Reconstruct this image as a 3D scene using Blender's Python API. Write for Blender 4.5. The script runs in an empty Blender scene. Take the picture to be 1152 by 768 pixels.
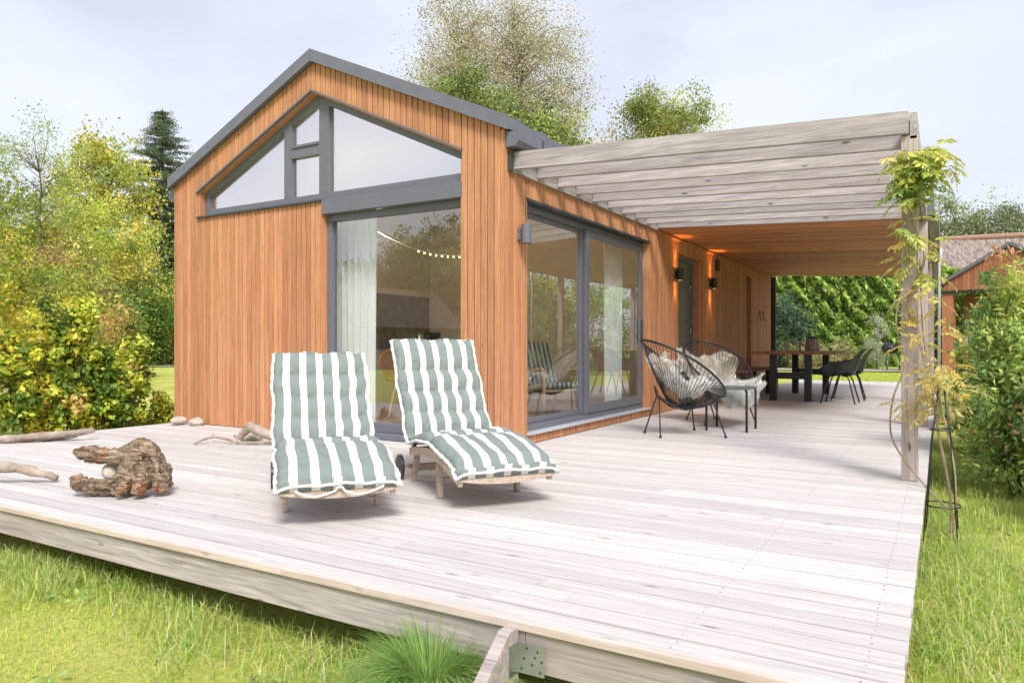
import bpy, bmesh, math, random
import numpy as np
from mathutils import Vector, Matrix
random.seed(7); RNG = np.random.default_rng(11)
C = bpy.context.scene.collection
PI = math.pi
T0 = math.atan(484/818.); SN, CS = math.sin(T0), math.cos(T0)
CAMH = .92
def at(px, d):                      # survey helper: sight line and distance of the photograph's survey -> ground position
    r = (px-576)/818*d
    return (CS*r-SN*d, SN*r+CS*d)
def gz(x, y):                       # lawn height
    t = min(1, max(0, (y-6)/14.)); t = t*t*(3-2*t)
    return -.33+.30*t
# ------------------------------------------------------------------ materials
def newmat(name):
    m = bpy.data.materials.new(name); m.use_nodes = True
    nt = m.node_tree; nt.nodes.clear()
    out = nt.nodes.new('ShaderNodeOutputMaterial')
    return m, nt, out
def N(nt, t, **k):
    n = nt.nodes.new(t)
    for a, b in k.items():
        if a in n.inputs.keys() if hasattr(n.inputs, 'keys') else False: n.inputs[a].default_value = b
        else: setattr(n, a, b)
    return n
def ramp(nt, stops):
    r = nt.nodes.new('ShaderNodeValToRGB'); cr = r.color_ramp
    while len(cr.elements) < len(stops): cr.elements.new(.5)
    for e, (p, c) in zip(cr.elements, stops):
        e.position = p; e.color = (*c, 1) if len(c) == 3 else c
    return r
def plain(name, col, rough=.5, metal=0, bump=0, bscale=80, var=.12, spec=.5):
    m, nt, out = newmat(name)
    b = N(nt, 'ShaderNodeBsdfPrincipled', Roughness=rough, Metallic=metal)
    b.inputs['Specular IOR Level'].default_value = spec
    tc = N(nt, 'ShaderNodeTexCoord'); no = N(nt, 'ShaderNodeTexNoise', Scale=6.0, Detail=6.0)
    nt.links.new(tc.outputs['Object'], no.inputs['Vector'])
    r = ramp(nt, [(.3, tuple(c*(1-var) for c in col)), (.7, tuple(min(1, c*(1+var)) for c in col))])
    nt.links.new(no.outputs['Fac'], r.inputs[0]); nt.links.new(r.outputs[0], b.inputs['Base Color'])
    if bump:
        n2 = N(nt, 'ShaderNodeTexNoise', Scale=float(bscale), Detail=4.0); nt.links.new(tc.outputs['Object'], n2.inputs['Vector'])
        bu = N(nt, 'ShaderNodeBump', Strength=bump, Distance=.01); nt.links.new(n2.outputs['Fac'], bu.inputs['Height'])
        nt.links.new(bu.outputs[0], b.inputs['Normal'])
    nt.links.new(b.outputs[0], out.inputs[0]); return m
def woodmat(name, dark, light, axis, rough=.6, var=.25, fine=1., knots=.6, patch=None, patchamt=.5, bump=.25):
    """grain runs along axis (0,1,2) of object space; per-board value in face attribute rnd"""
    m, nt, out = newmat(name); L = nt.links.new
    b = N(nt, 'ShaderNodeBsdfPrincipled', Roughness=rough); b.inputs['Specular IOR Level'].default_value = .3
    tc = N(nt, 'ShaderNodeTexCoord'); at_ = N(nt, 'ShaderNodeAttribute', attribute_name='rnd')
    mul = N(nt, 'ShaderNodeVectorMath', operation='SCALE'); mul.inputs[0].default_value = (37.3, 51.7, 23.1)
    L(at_.outputs['Fac'], mul.inputs['Scale'])
    add = N(nt, 'ShaderNodeVectorMath', operation='ADD'); L(tc.outputs['Object'], add.inputs[0]); L(mul.outputs[0], add.inputs[1])
    def grain(across, along, det, dist=0.):
        mp = N(nt, 'ShaderNodeMapping'); s = [across*fine]*3; s[axis] = along; mp.inputs['Scale'].default_value = s
        L(add.outputs[0], mp.inputs['Vector'])
        n = N(nt, 'ShaderNodeTexNoise', Scale=1.0, Detail=det, Distortion=dist, Roughness=.6); L(mp.outputs[0], n.inputs['Vector']); return n
    g1 = grain(28, 1.5, 6, .9); g2 = grain(120, 5., 3, .3); g3 = grain(3., .8, 4)
    mx = N(nt, 'ShaderNodeMath', operation='MULTIPLY_ADD'); L(g1.outputs['Fac'], mx.inputs[0]); mx.inputs[1].default_value = .6
    m2 = N(nt, 'ShaderNodeMath', operation='MULTIPLY'); L(g2.outputs['Fac'], m2.inputs[0]); m2.inputs[1].default_value = .4
    L(m2.outputs[0], mx.inputs[2])
    r = ramp(nt, [(.34, dark), (.62, light)]); L(mx.outputs[0], r.inputs[0])
    col = r.outputs[0]
    # per-board tone
    hv = N(nt, 'ShaderNodeHueSaturation'); L(col, hv.inputs['Color'])
    mr = N(nt, 'ShaderNodeMapRange'); mr.inputs['To Min'].default_value = 1-var; mr.inputs['To Max'].default_value = 1+var*.8
    L(at_.outputs['Fac'], mr.inputs['Value']); L(mr.outputs[0], hv.inputs['Value'])
    fr = N(nt, 'ShaderNodeMath', operation='FRACT'); ml = N(nt, 'ShaderNodeMath', operation='MULTIPLY'); L(at_.outputs['Fac'], ml.inputs[0]); ml.inputs[1].default_value = 7.13; L(ml.outputs[0], fr.inputs[0])
    mh = N(nt, 'ShaderNodeMapRange'); mh.inputs['To Min'].default_value = .494; mh.inputs['To Max'].default_value = .506; L(fr.outputs[0], mh.inputs['Value']); L(mh.outputs[0], hv.inputs['Hue'])
    col = hv.outputs[0]
    if patch:
        pr_ = ramp(nt, [(.45, (0, 0, 0)), (.7, (patchamt,)*3)]); L(g3.outputs['Fac'], pr_.inputs[0])
        mi = N(nt, 'ShaderNodeMix', data_type='RGBA'); L(pr_.outputs[0], mi.inputs['Factor']); L(col, mi.inputs['A']); mi.inputs['B'].default_value = (*patch, 1); col = mi.outputs['Result']
    if knots:
        mp = N(nt, 'ShaderNodeMapping'); s = [9.]*3; s[axis] = 2.6; mp.inputs['Scale'].default_value = s; L(add.outputs[0], mp.inputs['Vector'])
        v = N(nt, 'ShaderNodeTexVoronoi', Scale=1.35); L(mp.outputs[0], v.inputs['Vector'])
        lt = ramp(nt, [(.07, (knots,)*3), (.16, (0, 0, 0))]); L(v.outputs['Distance'], lt.inputs[0])
        sel = ramp(nt, [(.55, (0, 0, 0)), (.6, (1, 1, 1))]); sp = N(nt, 'ShaderNodeSeparateColor'); L(v.outputs['Color'], sp.inputs[0]); L(sp.outputs[0], sel.inputs[0])
        mm = N(nt, 'ShaderNodeMath', operation='MULTIPLY'); L(lt.outputs[0], mm.inputs[0]); L(sel.outputs[0], mm.inputs[1])
        mi = N(nt, 'ShaderNodeMix', data_type='RGBA'); L(mm.outputs[0], mi.inputs['Factor']); L(col, mi.inputs['A']); mi.inputs['B'].default_value = (*[c*.35 for c in dark], 1); col = mi.outputs['Result']
    L(col, b.inputs['Base Color'])
    bu = N(nt, 'ShaderNodeBump', Strength=bump, Distance=.004); L(mx.outputs[0], bu.inputs['Height']); L(bu.outputs[0], b.inputs['Normal'])
    L(b.outputs[0], out.inputs[0]); return m
def leafmat(name, trans=.35, rough=.55, gain=1.):
    m, nt, out = newmat(name); L = nt.links.new
    a = N(nt, 'ShaderNodeAttribute', attribute_name='lcol')
    b = N(nt, 'ShaderNodeBsdfPrincipled', Roughness=rough); b.inputs['Specular IOR Level'].default_value = .35
    t = N(nt, 'ShaderNodeBsdfTranslucent'); mx = N(nt, 'ShaderNodeMixShader', Fac=trans)
    L(a.outputs['Color'], b.inputs['Base Color']); L(a.outputs['Color'], t.inputs['Color'])
    L(b.outputs[0], mx.inputs[1]); L(t.outputs[0], mx.inputs[2]); L(mx.outputs[0], out.inputs[0]); return m
def emis(name, col, s):
    m, nt, out = newmat(name); e = N(nt, 'ShaderNodeEmission', Strength=s); e.inputs[0].default_value = (*col, 1)
    nt.links.new(e.outputs[0], out.inputs[0]); return m
def glassmat(name, ior=1.9, tint=(.80, .85, .83)):
    m, nt, out = newmat(name); L = nt.links.new
    tr = N(nt, 'ShaderNodeBsdfTransparent'); tr.inputs[0].default_value = (*tint, 1)
    gl = N(nt, 'ShaderNodeBsdfGlossy', Roughness=.0); gl.inputs[0].default_value = (.95, .97, 1, 1)
    lw = N(nt, 'ShaderNodeLayerWeight', Blend=.5); mx = N(nt, 'ShaderNodeMixShader')
    pw = N(nt, 'ShaderNodeMath', operation='POWER'); L(lw.outputs['Facing'], pw.inputs[0]); pw.inputs[1].default_value = 4.0
    mr = N(nt, 'ShaderNodeMapRange'); mr.inputs['To Min'].default_value = ior; L(pw.outputs[0], mr.inputs['Value'])
    no = N(nt, 'ShaderNodeTexNoise', Scale=1.3, Detail=1.0); tc = N(nt, 'ShaderNodeTexCoord'); L(tc.outputs['Object'], no.inputs['Vector'])
    bu = N(nt, 'ShaderNodeBump', Strength=.05, Distance=.02); L(no.outputs['Fac'], bu.inputs['Height']); L(bu.outputs[0], gl.inputs['Normal'])
    L(mr.outputs[0], mx.inputs[0]); L(tr.outputs[0], mx.inputs[1]); L(gl.outputs[0], mx.inputs[2]); L(mx.outputs[0], out.inputs[0]); return m

M = {}
M['cedar'] = woodmat('cedar', (.34, .136, .060), (.60, .290, .145), 2, var=.19, knots=.35, fine=2.2, patch=(.58, .32, .18), patchamt=.4)
M['cedardark'] = woodmat('cedar_red', (.26, .09, .05), (.44, .18, .10), 2, var=.2, knots=.2, fine=1.5)
M['cedarX'] = woodmat('cedar_soffit', (.36, .135, .05), (.60, .27, .115), 0, var=.22, knots=.9, fine=1.3)
M['deck'] = woodmat('deck_wood', (.42, .388, .368), (.652, .62, .597), 0, rough=.75, var=.13, knots=.6, fine=1.9, patch=(.52, .47, .45), patchamt=.4)
M['fasc'] = woodmat('fascia_wood', (.22, .185, .18), (.57, .50, .48), 0, rough=.8, var=.1, knots=.9, fine=1.1, patch=(.36, .28, .24), patchamt=.6)
M['nose'] = woodmat('edge_wood', (.48, .37, .32), (.68, .56, .51), 0, rough=.75, var=.08, knots=.5, fine=.6)
M['weather'] = woodmat('weathered_beam', (.24, .205, .205), (.58, .52, .52), 0, rough=.8, var=.16, knots=.9, fine=1.2, patch=(.36, .30, .30), patchamt=.6)
M['weatherZ'] = woodmat('weathered_post', (.26, .215, .195), (.56, .48, .44), 2, rough=.8, var=.12, knots=.9, fine=1.2, patch=(.36, .29, .25), patchamt=.7)
M['weatherY'] = woodmat('weathered_rail', (.22, .20, .19), (.46, .42, .40), 1, rough=.8, var=.12, knots=.6, fine=.5)
M['teak'] = woodmat('teak_bare', (.36, .27, .21), (.60, .48, .39), 0, var=.12, knots=.2)
M['tabletop'] = woodmat('table_top_wood', (.20, .09, .045), (.38, .19, .10), 1, var=.12, knots=.2)
M['lightwood'] = woodmat('light_wood', (.55, .38, .24), (.74, .56, .38), 2, var=.1, knots=.2)
M['grey'] = plain('anthracite_frame', (.138, .145, .172), .45, var=.05)
M['greyroof'] = plain('zinc_roof', (.145, .15, .182), .5, var=.10, bump=.1, bscale=20)
M['greydark'] = plain('dark_frame', (.05, .055, .06), .4)
M['doorgrey'] = plain('door_paint', (.16, .17, .175), .4, var=.04)
M['black'] = plain('black_metal', (.022, .023, .026), .42)
M['blackpl'] = plain('black_shell', (.03, .032, .034), .35)
M['silver'] = plain('galvanised', (.55, .57, .58), .35, metal=.9, var=.25)
M['steel'] = plain('steel', (.6, .6, .6), .25, metal=1)
M['backing'] = plain('wall_backing', (.035, .02, .015), .9)
M['white'] = plain('white_wall', (.72, .70, .66), .8, var=.03)
M['splash'] = plain('stone_splash', (.20, .17, .145), .6, var=.35, bump=.1, bscale=12)
M['floor'] = plain('inside_floor', (.32, .25, .19), .45, var=.2)
M['curtain'] = plain('curtain_cloth', (.90, .90, .88), .9, var=.03, bump=.2, bscale=300)
M['counter'] = plain('counter_white', (.55, .54, .52), .3, var=.04)
M['leather'] = plain('tan_leather', (.42, .18, .05), .5, var=.2)
M['stone'] = plain('pale_stone', (.48, .43, .36), .85, var=.35, bump=.5, bscale=40)
M['pipe'] = plain('pale_pipe', (.62, .65, .68), .35, metal=.3, var=.05)
M['glass'] = glassmat('window_glass', .13, (.97, .985, .98))
M['glassup'] = glassmat('upper_window_glass', .52, (.97, .985, .98))
M['leaf'] = leafmat('leaves'); M['grass'] = leafmat('grass_blades', .45, .6)
M['bark'] = plain('bark', (.11, .085, .065), .9, bump=.8, bscale=25, var=.4)
M['barkpale'] = plain('bark_pale', (.30, .25, .19), .9, bump=.8, bscale=25, var=.3)
M['vine'] = plain('vine_stem', (.34, .25, .17), .8, bump=.6, bscale=60, var=.3)
M['lamp'] = emis('warm_bulb', (1, .45, .12), 30); M['bulb'] = emis('pendant_bulb', (1, .55, .2), 9)
M['gravel'] = plain('gravel', (.42, .37, .31), .9, bump=.8, bscale=60, var=.25)
M['soil'] = plain('soil', (.06, .045, .03), .95, bump=.8, bscale=30, var=.3)

def stripemat():
    m, nt, out = newmat('striped_canvas'); L = nt.links.new
    b = N(nt, 'ShaderNodeBsdfPrincipled', Roughness=.9); b.inputs['Specular IOR Level'].default_value = .2
    a = N(nt, 'ShaderNodeAttribute', attribute_name='su')     # position across the cloth -1..1, woven into the cloth
    m1 = N(nt, 'ShaderNodeMath', operation='MULTIPLY_ADD'); L(a.outputs['Fac'], m1.inputs[0]); m1.inputs[1].default_value = 2.86; m1.inputs[2].default_value = 10.3
    fr = N(nt, 'ShaderNodeMath', operation='FRACT'); L(m1.outputs[0], fr.inputs[0])
    r = ramp(nt, [(0, (.75, .735, .68)), (.395, (.75, .735, .68)), (.405, (.21, .248, .232)), (1, (.21, .248, .232))]); r.color_ramp.interpolation = 'CONSTANT'
    L(fr.outputs[0], r.inputs[0])
    tc = N(nt, 'ShaderNodeTexCoord'); no = N(nt, 'ShaderNodeTexNoise', Scale=260., Detail=3.); L(tc.outputs['Object'], no.inputs['Vector'])
    n3 = N(nt, 'ShaderNodeTexNoise', Scale=14., Detail=4., Distortion=.8); L(tc.outputs['Object'], n3.inputs['Vector'])
    hv = N(nt, 'ShaderNodeHueSaturation'); L(r.outputs[0], hv.inputs['Color']); mr = N(nt, 'ShaderNodeMapRange'); mr.inputs['To Min'].default_value = .86; mr.inputs['To Max'].default_value = 1.12
    L(no.outputs['Fac'], mr.inputs['Value']); L(mr.outputs[0], hv.inputs['Value']); L(hv.outputs[0], b.inputs['Base Color'])
    bu = N(nt, 'ShaderNodeBump', Strength=.2, Distance=.002); L(no.outputs['Fac'], bu.inputs['Height'])
    b2 = N(nt, 'ShaderNodeBump', Strength=.8, Distance=.02); L(n3.outputs['Fac'], b2.inputs['Height']); L(bu.outputs[0], b2.inputs['Normal']); L(b2.outputs[0], b.inputs['Normal'])
    L(b.outputs[0], out.inputs[0]); return m
M['stripe'] = stripemat(); M['piping'] = plain('white_piping', (.76, .745, .69), .85, var=.04, bump=.3, bscale=200)

def driftmat():
    m, nt, out = newmat('driftwood'); L = nt.links.new
    b = N(nt, 'ShaderNodeBsdfPrincipled', Roughness=.85); tc = N(nt, 'ShaderNodeTexCoord')
    mp = N(nt, 'ShaderNodeMapping'); mp.inputs['Scale'].default_value = (4, 20, 20); mp.inputs['Rotation'].default_value = (0, .35, 0); L(tc.outputs['Object'], mp.inputs['Vector'])
    n1 = N(nt, 'ShaderNodeTexNoise', Scale=1.6, Detail=9., Distortion=1.8, Roughness=.65); L(mp.outputs[0], n1.inputs['Vector'])
    n2 = N(nt, 'ShaderNodeTexNoise', Scale=6.5, Detail=3.); L(tc.outputs['Object'], n2.inputs['Vector'])
    r = ramp(nt, [(.34, (.022, .014, .009)), (.46, (.15, .098, .06)), (.57, (.31, .23, .155)), (.72, (.52, .43, .33))]); L(n1.outputs['Fac'], r.inputs[0])
    r2 = ramp(nt, [(.58, (0, 0, 0)), (.66, (.85, .85, .85))]); L(n2.outputs['Fac'], r2.inputs[0])
    mi = N(nt, 'ShaderNodeMix', data_type='RGBA', blend_type='MULTIPLY'); L(r2.outputs[0], mi.inputs['Factor']); L(r.outputs[0], mi.inputs['A']); mi.inputs['B'].default_value = (1.35, .72, .45, 1)
    L(mi.outputs['Result'], b.inputs['Base Color'])
    bu = N(nt, 'ShaderNodeBump', Strength=.7, Distance=.012); L(n1.outputs['Fac'], bu.inputs['Height']); L(bu.outputs[0], b.inputs['Normal'])
    L(b.outputs[0], out.inputs[0]); return m
M['drift'] = driftmat()
M['driftpale'] = plain('pale_driftwood', (.33, .265, .21), .85, bump=.8, bscale=35, var=.45)
def groundmat():
    m, nt, out = newmat('lawn_ground'); L = nt.links.new
    b = N(nt, 'ShaderNodeBsdfPrincipled', Roughness=.95); b.inputs['Specular IOR Level'].default_value = .1
    tc = N(nt, 'ShaderNodeTexCoord'); n1 = N(nt, 'ShaderNodeTexNoise', Scale=.9, Detail=6.); n2 = N(nt, 'ShaderNodeTexNoise', Scale=30., Detail=8., Roughness=.75)
    L(tc.outputs['Object'], n1.inputs['Vector']); L(tc.outputs['Object'], n2.inputs['Vector'])
    r1 = ramp(nt, [(.35, (.40, .46, .08)), (.65, (.56, .57, .17))]); r2 = ramp(nt, [(.3, (.6, .56, .45)), (.7, (1.2, 1.2, 1.2))])
    L(n1.outputs['Fac'], r1.inputs[0]); L(n2.outputs['Fac'], r2.inputs[0])
    mi = N(nt, 'ShaderNodeMix', data_type='RGBA', blend_type='MULTIPLY'); mi.inputs['Factor'].default_value = .9; L(r1.outputs[0], mi.inputs['A']); L(r2.outputs[0], mi.inputs['B'])
    L(mi.outputs['Result'], b.inputs['Base Color'])
    bu = N(nt, 'ShaderNodeBump', Strength=.8, Distance=.03); L(n2.outputs['Fac'], bu.inputs['Height']); L(bu.outputs[0], b.inputs['Normal'])
    L(b.outputs[0], out.inputs[0]); return m
M['ground'] = groundmat()
def thatchmat():
    m, nt, out = newmat('thatch'); L = nt.links.new
    b = N(nt, 'ShaderNodeBsdfPrincipled', Roughness=.95); tc = N(nt, 'ShaderNodeTexCoord')
    mp = N(nt, 'ShaderNodeMapping'); mp.inputs['Scale'].default_value = (4, 1.2, 1.2); L(tc.outputs['Object'], mp.inputs['Vector'])
    n = N(nt, 'ShaderNodeTexNoise', Scale=1.5, Detail=10., Roughness=.8); L(mp.outputs[0], n.inputs['Vector'])
    r = ramp(nt, [(.38, (.10, .08, .07)), (.62, (.46, .37, .32))]); L(n.outputs['Fac'], r.inputs[0]); L(r.outputs[0], b.inputs['Base Color'])
    bu = N(nt, 'ShaderNodeBump', Strength=1., Distance=.1); L(n.outputs['Fac'], bu.inputs['Height']); L(bu.outputs[0], b.inputs['Normal'])
    L(b.outputs[0], out.inputs[0]); return m
M['thatch'] = thatchmat(); M['ridge'] = plain('ridge_tile', (.34, .20, .15), .8, var=.2)

# ------------------------------------------------------------------ mesh builder
class MB:
    def __init__(s): s.v = []; s.f = []; s.r = []; s.ch = []
    def add(s, vs, fs, r=None):
        if r is None: r = random.random()
        o = len(s.v); s.ch.append((vs, fs, r)); s.v += [tuple(p) for p in vs]; s.f += [tuple(i+o for i in f) for f in fs]; s.r += [r]*len(fs); return s
    def box(s, a, b, r=None):
        x0, y0, z0 = [min(p, q) for p, q in zip(a, b)]; x1, y1, z1 = [max(p, q) for p, q in zip(a, b)]
        return s.add([(x0,y0,z0),(x1,y0,z0),(x1,y1,z0),(x0,y1,z0),(x0,y0,z1),(x1,y0,z1),(x1,y1,z1),(x0,y1,z1)],
              [(0,3,2,1),(4,5,6,7),(0,1,5,4),(1,2,6,5),(2,3,7,6),(3,0,4,7)], r)
    def prism(s, poly, ax, a, b, r=None):
        """poly in the plane perpendicular to axis ax; extruded a..b"""
        def P(p, t):
            return [(t, p[0], p[1]), (p[0], t, p[1]), (p[0], p[1], t)][ax]
        n = len(poly); vs = [P(p, a) for p in poly]+[P(p, b) for p in poly]
        fs = [tuple(range(n)), tuple(range(2*n-1, n-1, -1))]+[(i, (i+1) % n+0, (i+1) % n+n, i+n)[::-1] for i in range(n)]
        return s.add(vs, fs, r)
    def bar(s, p, q, w, h, up=(0, 0, 1), r=None):
        p, q = Vector(p), Vector(q); d = (q-p).normalized(); u = Vector(up); sd = d.cross(u)
        if sd.length < 1e-4: sd = d.cross(Vector((1, 0, 0)))
        sd.normalize(); u = sd.cross(d).normalized(); sd *= w/2; u *= h/2
        vs = [p-sd-u, p+sd-u, p+sd+u, p-sd+u, q-sd-u, q+sd-u, q+sd+u, q-sd+u]
        return s.add(vs, [(0,1,2,3),(7,6,5,4),(0,4,5,1),(1,5,6,2),(2,6,7,3),(3,7,4,0)], r)
    def tube(s, pts, rad, n=8, closed=False, r=None):
        pts = [Vector(p) for p in pts]; m = len(pts)
        if not hasattr(rad, '__len__'): rad = [rad]*m
        prev = None; vs = []; fs = []
        for i, p in enumerate(pts):
            if closed: t = pts[(i+1) % m]-pts[i-1]
            else: t = pts[min(i+1, m-1)]-pts[max(i-1, 0)]
            if t.length < 1e-9: t = Vector((0, 0, 1))
            t.normalize()
            if prev is None: prev = t.cross(Vector((0, 0, 1)) if abs(t.z) < .9 else Vector((1, 0, 0))).normalized()
            u = (prev-t*prev.dot(t)).normalized(); w = t.cross(u); prev = u
            for k in range(n):
                a = 2*PI*k/n; vs.append(p+(u*math.cos(a)+w*math.sin(a))*rad[i])
        for i in range(m if closed else m-1):
            for k in range(n):
                a = i*n+k; b = i*n+(k+1) % n; j = (i+1) % m; c = j*n+(k+1) % n; d = j*n+k
                fs.append((a, b, c, d))
        if not closed: fs += [tuple(range(n))[::-1], tuple(range((m-1)*n, m*n))]
        return s.add(vs, fs, r)
    def lathe(s, prof, n=24, c=(0, 0, 0), r=None):
        vs = []; fs = []
        for (rr, z) in prof:
            for k in range(n): vs.append((c[0]+rr*math.cos(2*PI*k/n), c[1]+rr*math.sin(2*PI*k/n), c[2]+z))
        for i in range(len(prof)-1):
            for k in range(n): fs.append((i*n+k, i*n+(k+1) % n, (i+1)*n+(k+1) % n, (i+1)*n+k))
        return s.add(vs, fs, r)
    def grid(s, P, nu, nv, r=None):
        vs = [P(i/(nu-1), j/(nv-1)) for i in range(nu) for j in range(nv)]
        fs = [(i*nv+j, (i+1)*nv+j, (i+1)*nv+j+1, i*nv+j+1) for i in range(nu-1) for j in range(nv-1)]
        return s.add(vs, fs, r)
    def build(s, name, mat, parent=None, smooth=False, bevel=0, loc=None):
        me = bpy.data.meshes.new(name); me.from_pydata(s.v, [], s.f); me.update()
        at_ = me.attributes.new('rnd', 'FLOAT', 'FACE'); at_.data.foreach_set('value', s.r)
        bm = bmesh.new(); bm.from_mesh(me); bmesh.ops.recalc_face_normals(bm, faces=bm.faces); bm.to_mesh(me); bm.free()
        if smooth: me.polygons.foreach_set('use_smooth', [True]*len(me.polygons))
        me.materials.append(mat)
        o = bpy.data.objects.new(name, me); C.objects.link(o)
        if parent: o.parent = parent
        if loc: o.location = loc
        if bevel:
            b = o.modifiers.new('b', 'BEVEL'); b.width = bevel; b.segments = 2; b.limit_method = 'ANGLE'; b.angle_limit = .7
            me.polygons.foreach_set('use_smooth', [True]*len(me.polygons))
            w = o.modifiers.new('w', 'WEIGHTED_NORMAL'); w.keep_sharp = True
        return o
def tag(o, label=None, cat=None, group=None, kind=None):
    if label: o['label'] = label
    if cat: o['category'] = cat
    if group: o['group'] = group
    if kind: o['kind'] = kind
    return o
def thing(name, label, cat, loc=(0, 0, 0), rz=0, group=None):
    o = bpy.data.objects.new(name, None); C.objects.link(o); o.location = loc; o.rotation_euler = (0, 0, rz); o.empty_display_size = .1
    return tag(o, label, cat, group)
def dup(root, loc, rz, label):
    r = root.copy(); C.objects.link(r); r.location = loc; r.rotation_euler = (0, 0, rz); r['label'] = label
    for ch in list(root.children):
        c = ch.copy(); C.objects.link(c); c.parent = r
        for g in ch.children:
            d = g.copy(); C.objects.link(d); d.parent = c
    return r

# ------------------------------------------------------------------ quads of leaves
def quadmesh(name, V, col, mat, parent=None):
    """V: (n,4,3); col (n,3)"""
    n = len(V); me = bpy.data.meshes.new(name)
    me.vertices.add(4*n); me.vertices.foreach_set('co', V.reshape(-1).astype(np.float32))
    me.loops.add(4*n); me.loops.foreach_set('vertex_index', np.arange(4*n, dtype=np.int32))
    me.polygons.add(n); me.polygons.foreach_set('loop_start', np.arange(0, 4*n, 4, dtype=np.int32)); me.polygons.foreach_set('loop_total', np.full(n, 4, np.int32))
    me.update(calc_edges=True)
    a = me.attributes.new('lcol', 'FLOAT_COLOR', 'FACE'); a.data.foreach_set('color', np.c_[col, np.ones(n)].reshape(-1).astype(np.float32))
    me.materials.append(mat); o = bpy.data.objects.new(name, me); C.objects.link(o)
    if parent: o.parent = parent
    return o
def unit(a): return a/np.maximum(1e-9, np.linalg.norm(a, axis=-1, keepdims=True))
def leafquads(P, size, aspect=.5, up=.5, droop=0., out=None, jit=.35):
    n = len(P); nr = unit(RNG.normal(size=(n, 3))+np.array([0, 0, up])); 
    d = RNG.normal(size=(n, 3))
    if out is not None: d = d*.6+out
    d[:, 2] -= droop
    d = unit(d-nr*np.sum(d*nr, 1, keepdims=True)); w = np.cross(nr, d)
    s = size*(1+RNG.uniform(-jit, jit, (n, 1))); b = P-d*s*.5
    return np.stack([b, b+d*s*.45+w*s*aspect*.5+nr*s*.08, b+d*s-nr*s*.05, b+d*s*.45-w*s*aspect*.5+nr*s*.08], 1)
GAIN = 1.45
def palcol(n, pal, clump=None, jit=.13):
    pal = np.array(pal, float); W = pal[:, 3]/pal[:, 3].sum()
    if clump is None: k = RNG.choice(len(pal), n, p=W)
    else:
        kc = RNG.choice(len(pal), clump.max()+1, p=W); k = kc[clump]; sw = RNG.random(n) < .13; k[sw] = RNG.choice(len(pal), sw.sum(), p=W)
    c = pal[k, :3]*GAIN*(1+RNG.normal(0, jit, (n, 1)))
    if clump is not None: c = c*np.exp(RNG.normal(0, .24, clump.max()+1))[clump][:, None]
    return np.clip(c, .01, .8)
def blobs_points(blobs, n, clumps, spread, shell=.55, zmin=None):
    B = np.array(blobs, float); vol = (B[:, 3]*B[:, 4]*B[:, 5])**(.75); k = RNG.choice(len(B), clumps, p=vol/vol.sum())
    d = unit(RNG.normal(size=(clumps, 3))); rr = shell+(1-shell)*RNG.random((clumps, 1))**.7; rr *= 1+RNG.normal(0, .10, (clumps, 1))
    cen = B[k, :3]+d*rr*B[k, 3:6]
    ci = RNG.integers(0, clumps, n); P = cen[ci]+np.clip(RNG.normal(size=(n, 3)), -1.7, 1.7)*spread*(.5+RNG.random((clumps, 1))[ci])
    if zmin is not None:
        low = P[:, 2] < zmin; P[low, 2] = zmin+np.abs(P[low, 2]-zmin)*.3
    out = unit(P-B[k[ci], :3]); return P, ci, out, cen
GREEN = [(.07, .13, .025, 3), (.12, .20, .035, 3), (.17, .24, .045, 2), (.05, .09, .02, 1.5)]
YGREEN = [(.30, .32, .04, 3), (.20, .26, .04, 3), (.42, .36, .05, 2), (.12, .18, .03, 2)]
AUTUMN = [(.55, .42, .06, 3), (.50, .30, .07, 1.5), (.30, .33, .05, 3), (.42, .28, .12, 1), (.16, .20, .04, 2)]
PALE = [(.40, .36, .25, 3), (.33, .32, .19, 3), (.46, .38, .27, 2), (.26, .26, .15, 1)]
CONIF = [(.11, .15, .085, 3), (.15, .19, .10, 2), (.08, .11, .065, 2)]
HEDGE = [(.20, .30, .07, 3), (.27, .38, .09, 3), (.12, .20, .05, 1.6), (.36, .43, .11, 1.8)]
def shrub(name, label, cat, blobs, n, clumps, size, spread, pal, group=None, up=.4, aspect=.55, shell=.5, stems=6, base=None, droop=.1, mat=None, stemr=.012, outbias=True):
    B = np.array(blobs, float)
    if base is None: base = (B[:, 0].mean(), B[:, 1].mean())
    z0 = gz(*base); root = thing(name, label, cat, (base[0], base[1], z0), group=group); off = np.array([base[0], base[1], z0])
    P, ci, out, cen = blobs_points(blobs, n, clumps, spread, shell, z0+.03)
    V = leafquads(P, size, aspect, up, droop, out if outbias else None)
    quadmesh('foliage', V-off, palcol(n, pal, ci), M['leaf'], root)
    m = MB(); mz = B[:, 2].max()
    for i in range(stems):
        e = cen[RNG.integers(len(cen))]-off; s0 = Vector((random.uniform(-.3, .3)*B[:, 3].mean(), random.uniform(-.3, .3)*B[:, 4].mean(), -.05))
        mid = Vector(e)*.5+Vector((s0.x*.3, s0.y*.3, .1*e[2])); m.tube([s0, mid, Vector(e)], [stemr, stemr*.7, stemr*.3], 5)
    m.build('stem', M['bark'], root, True)
    return root
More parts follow.
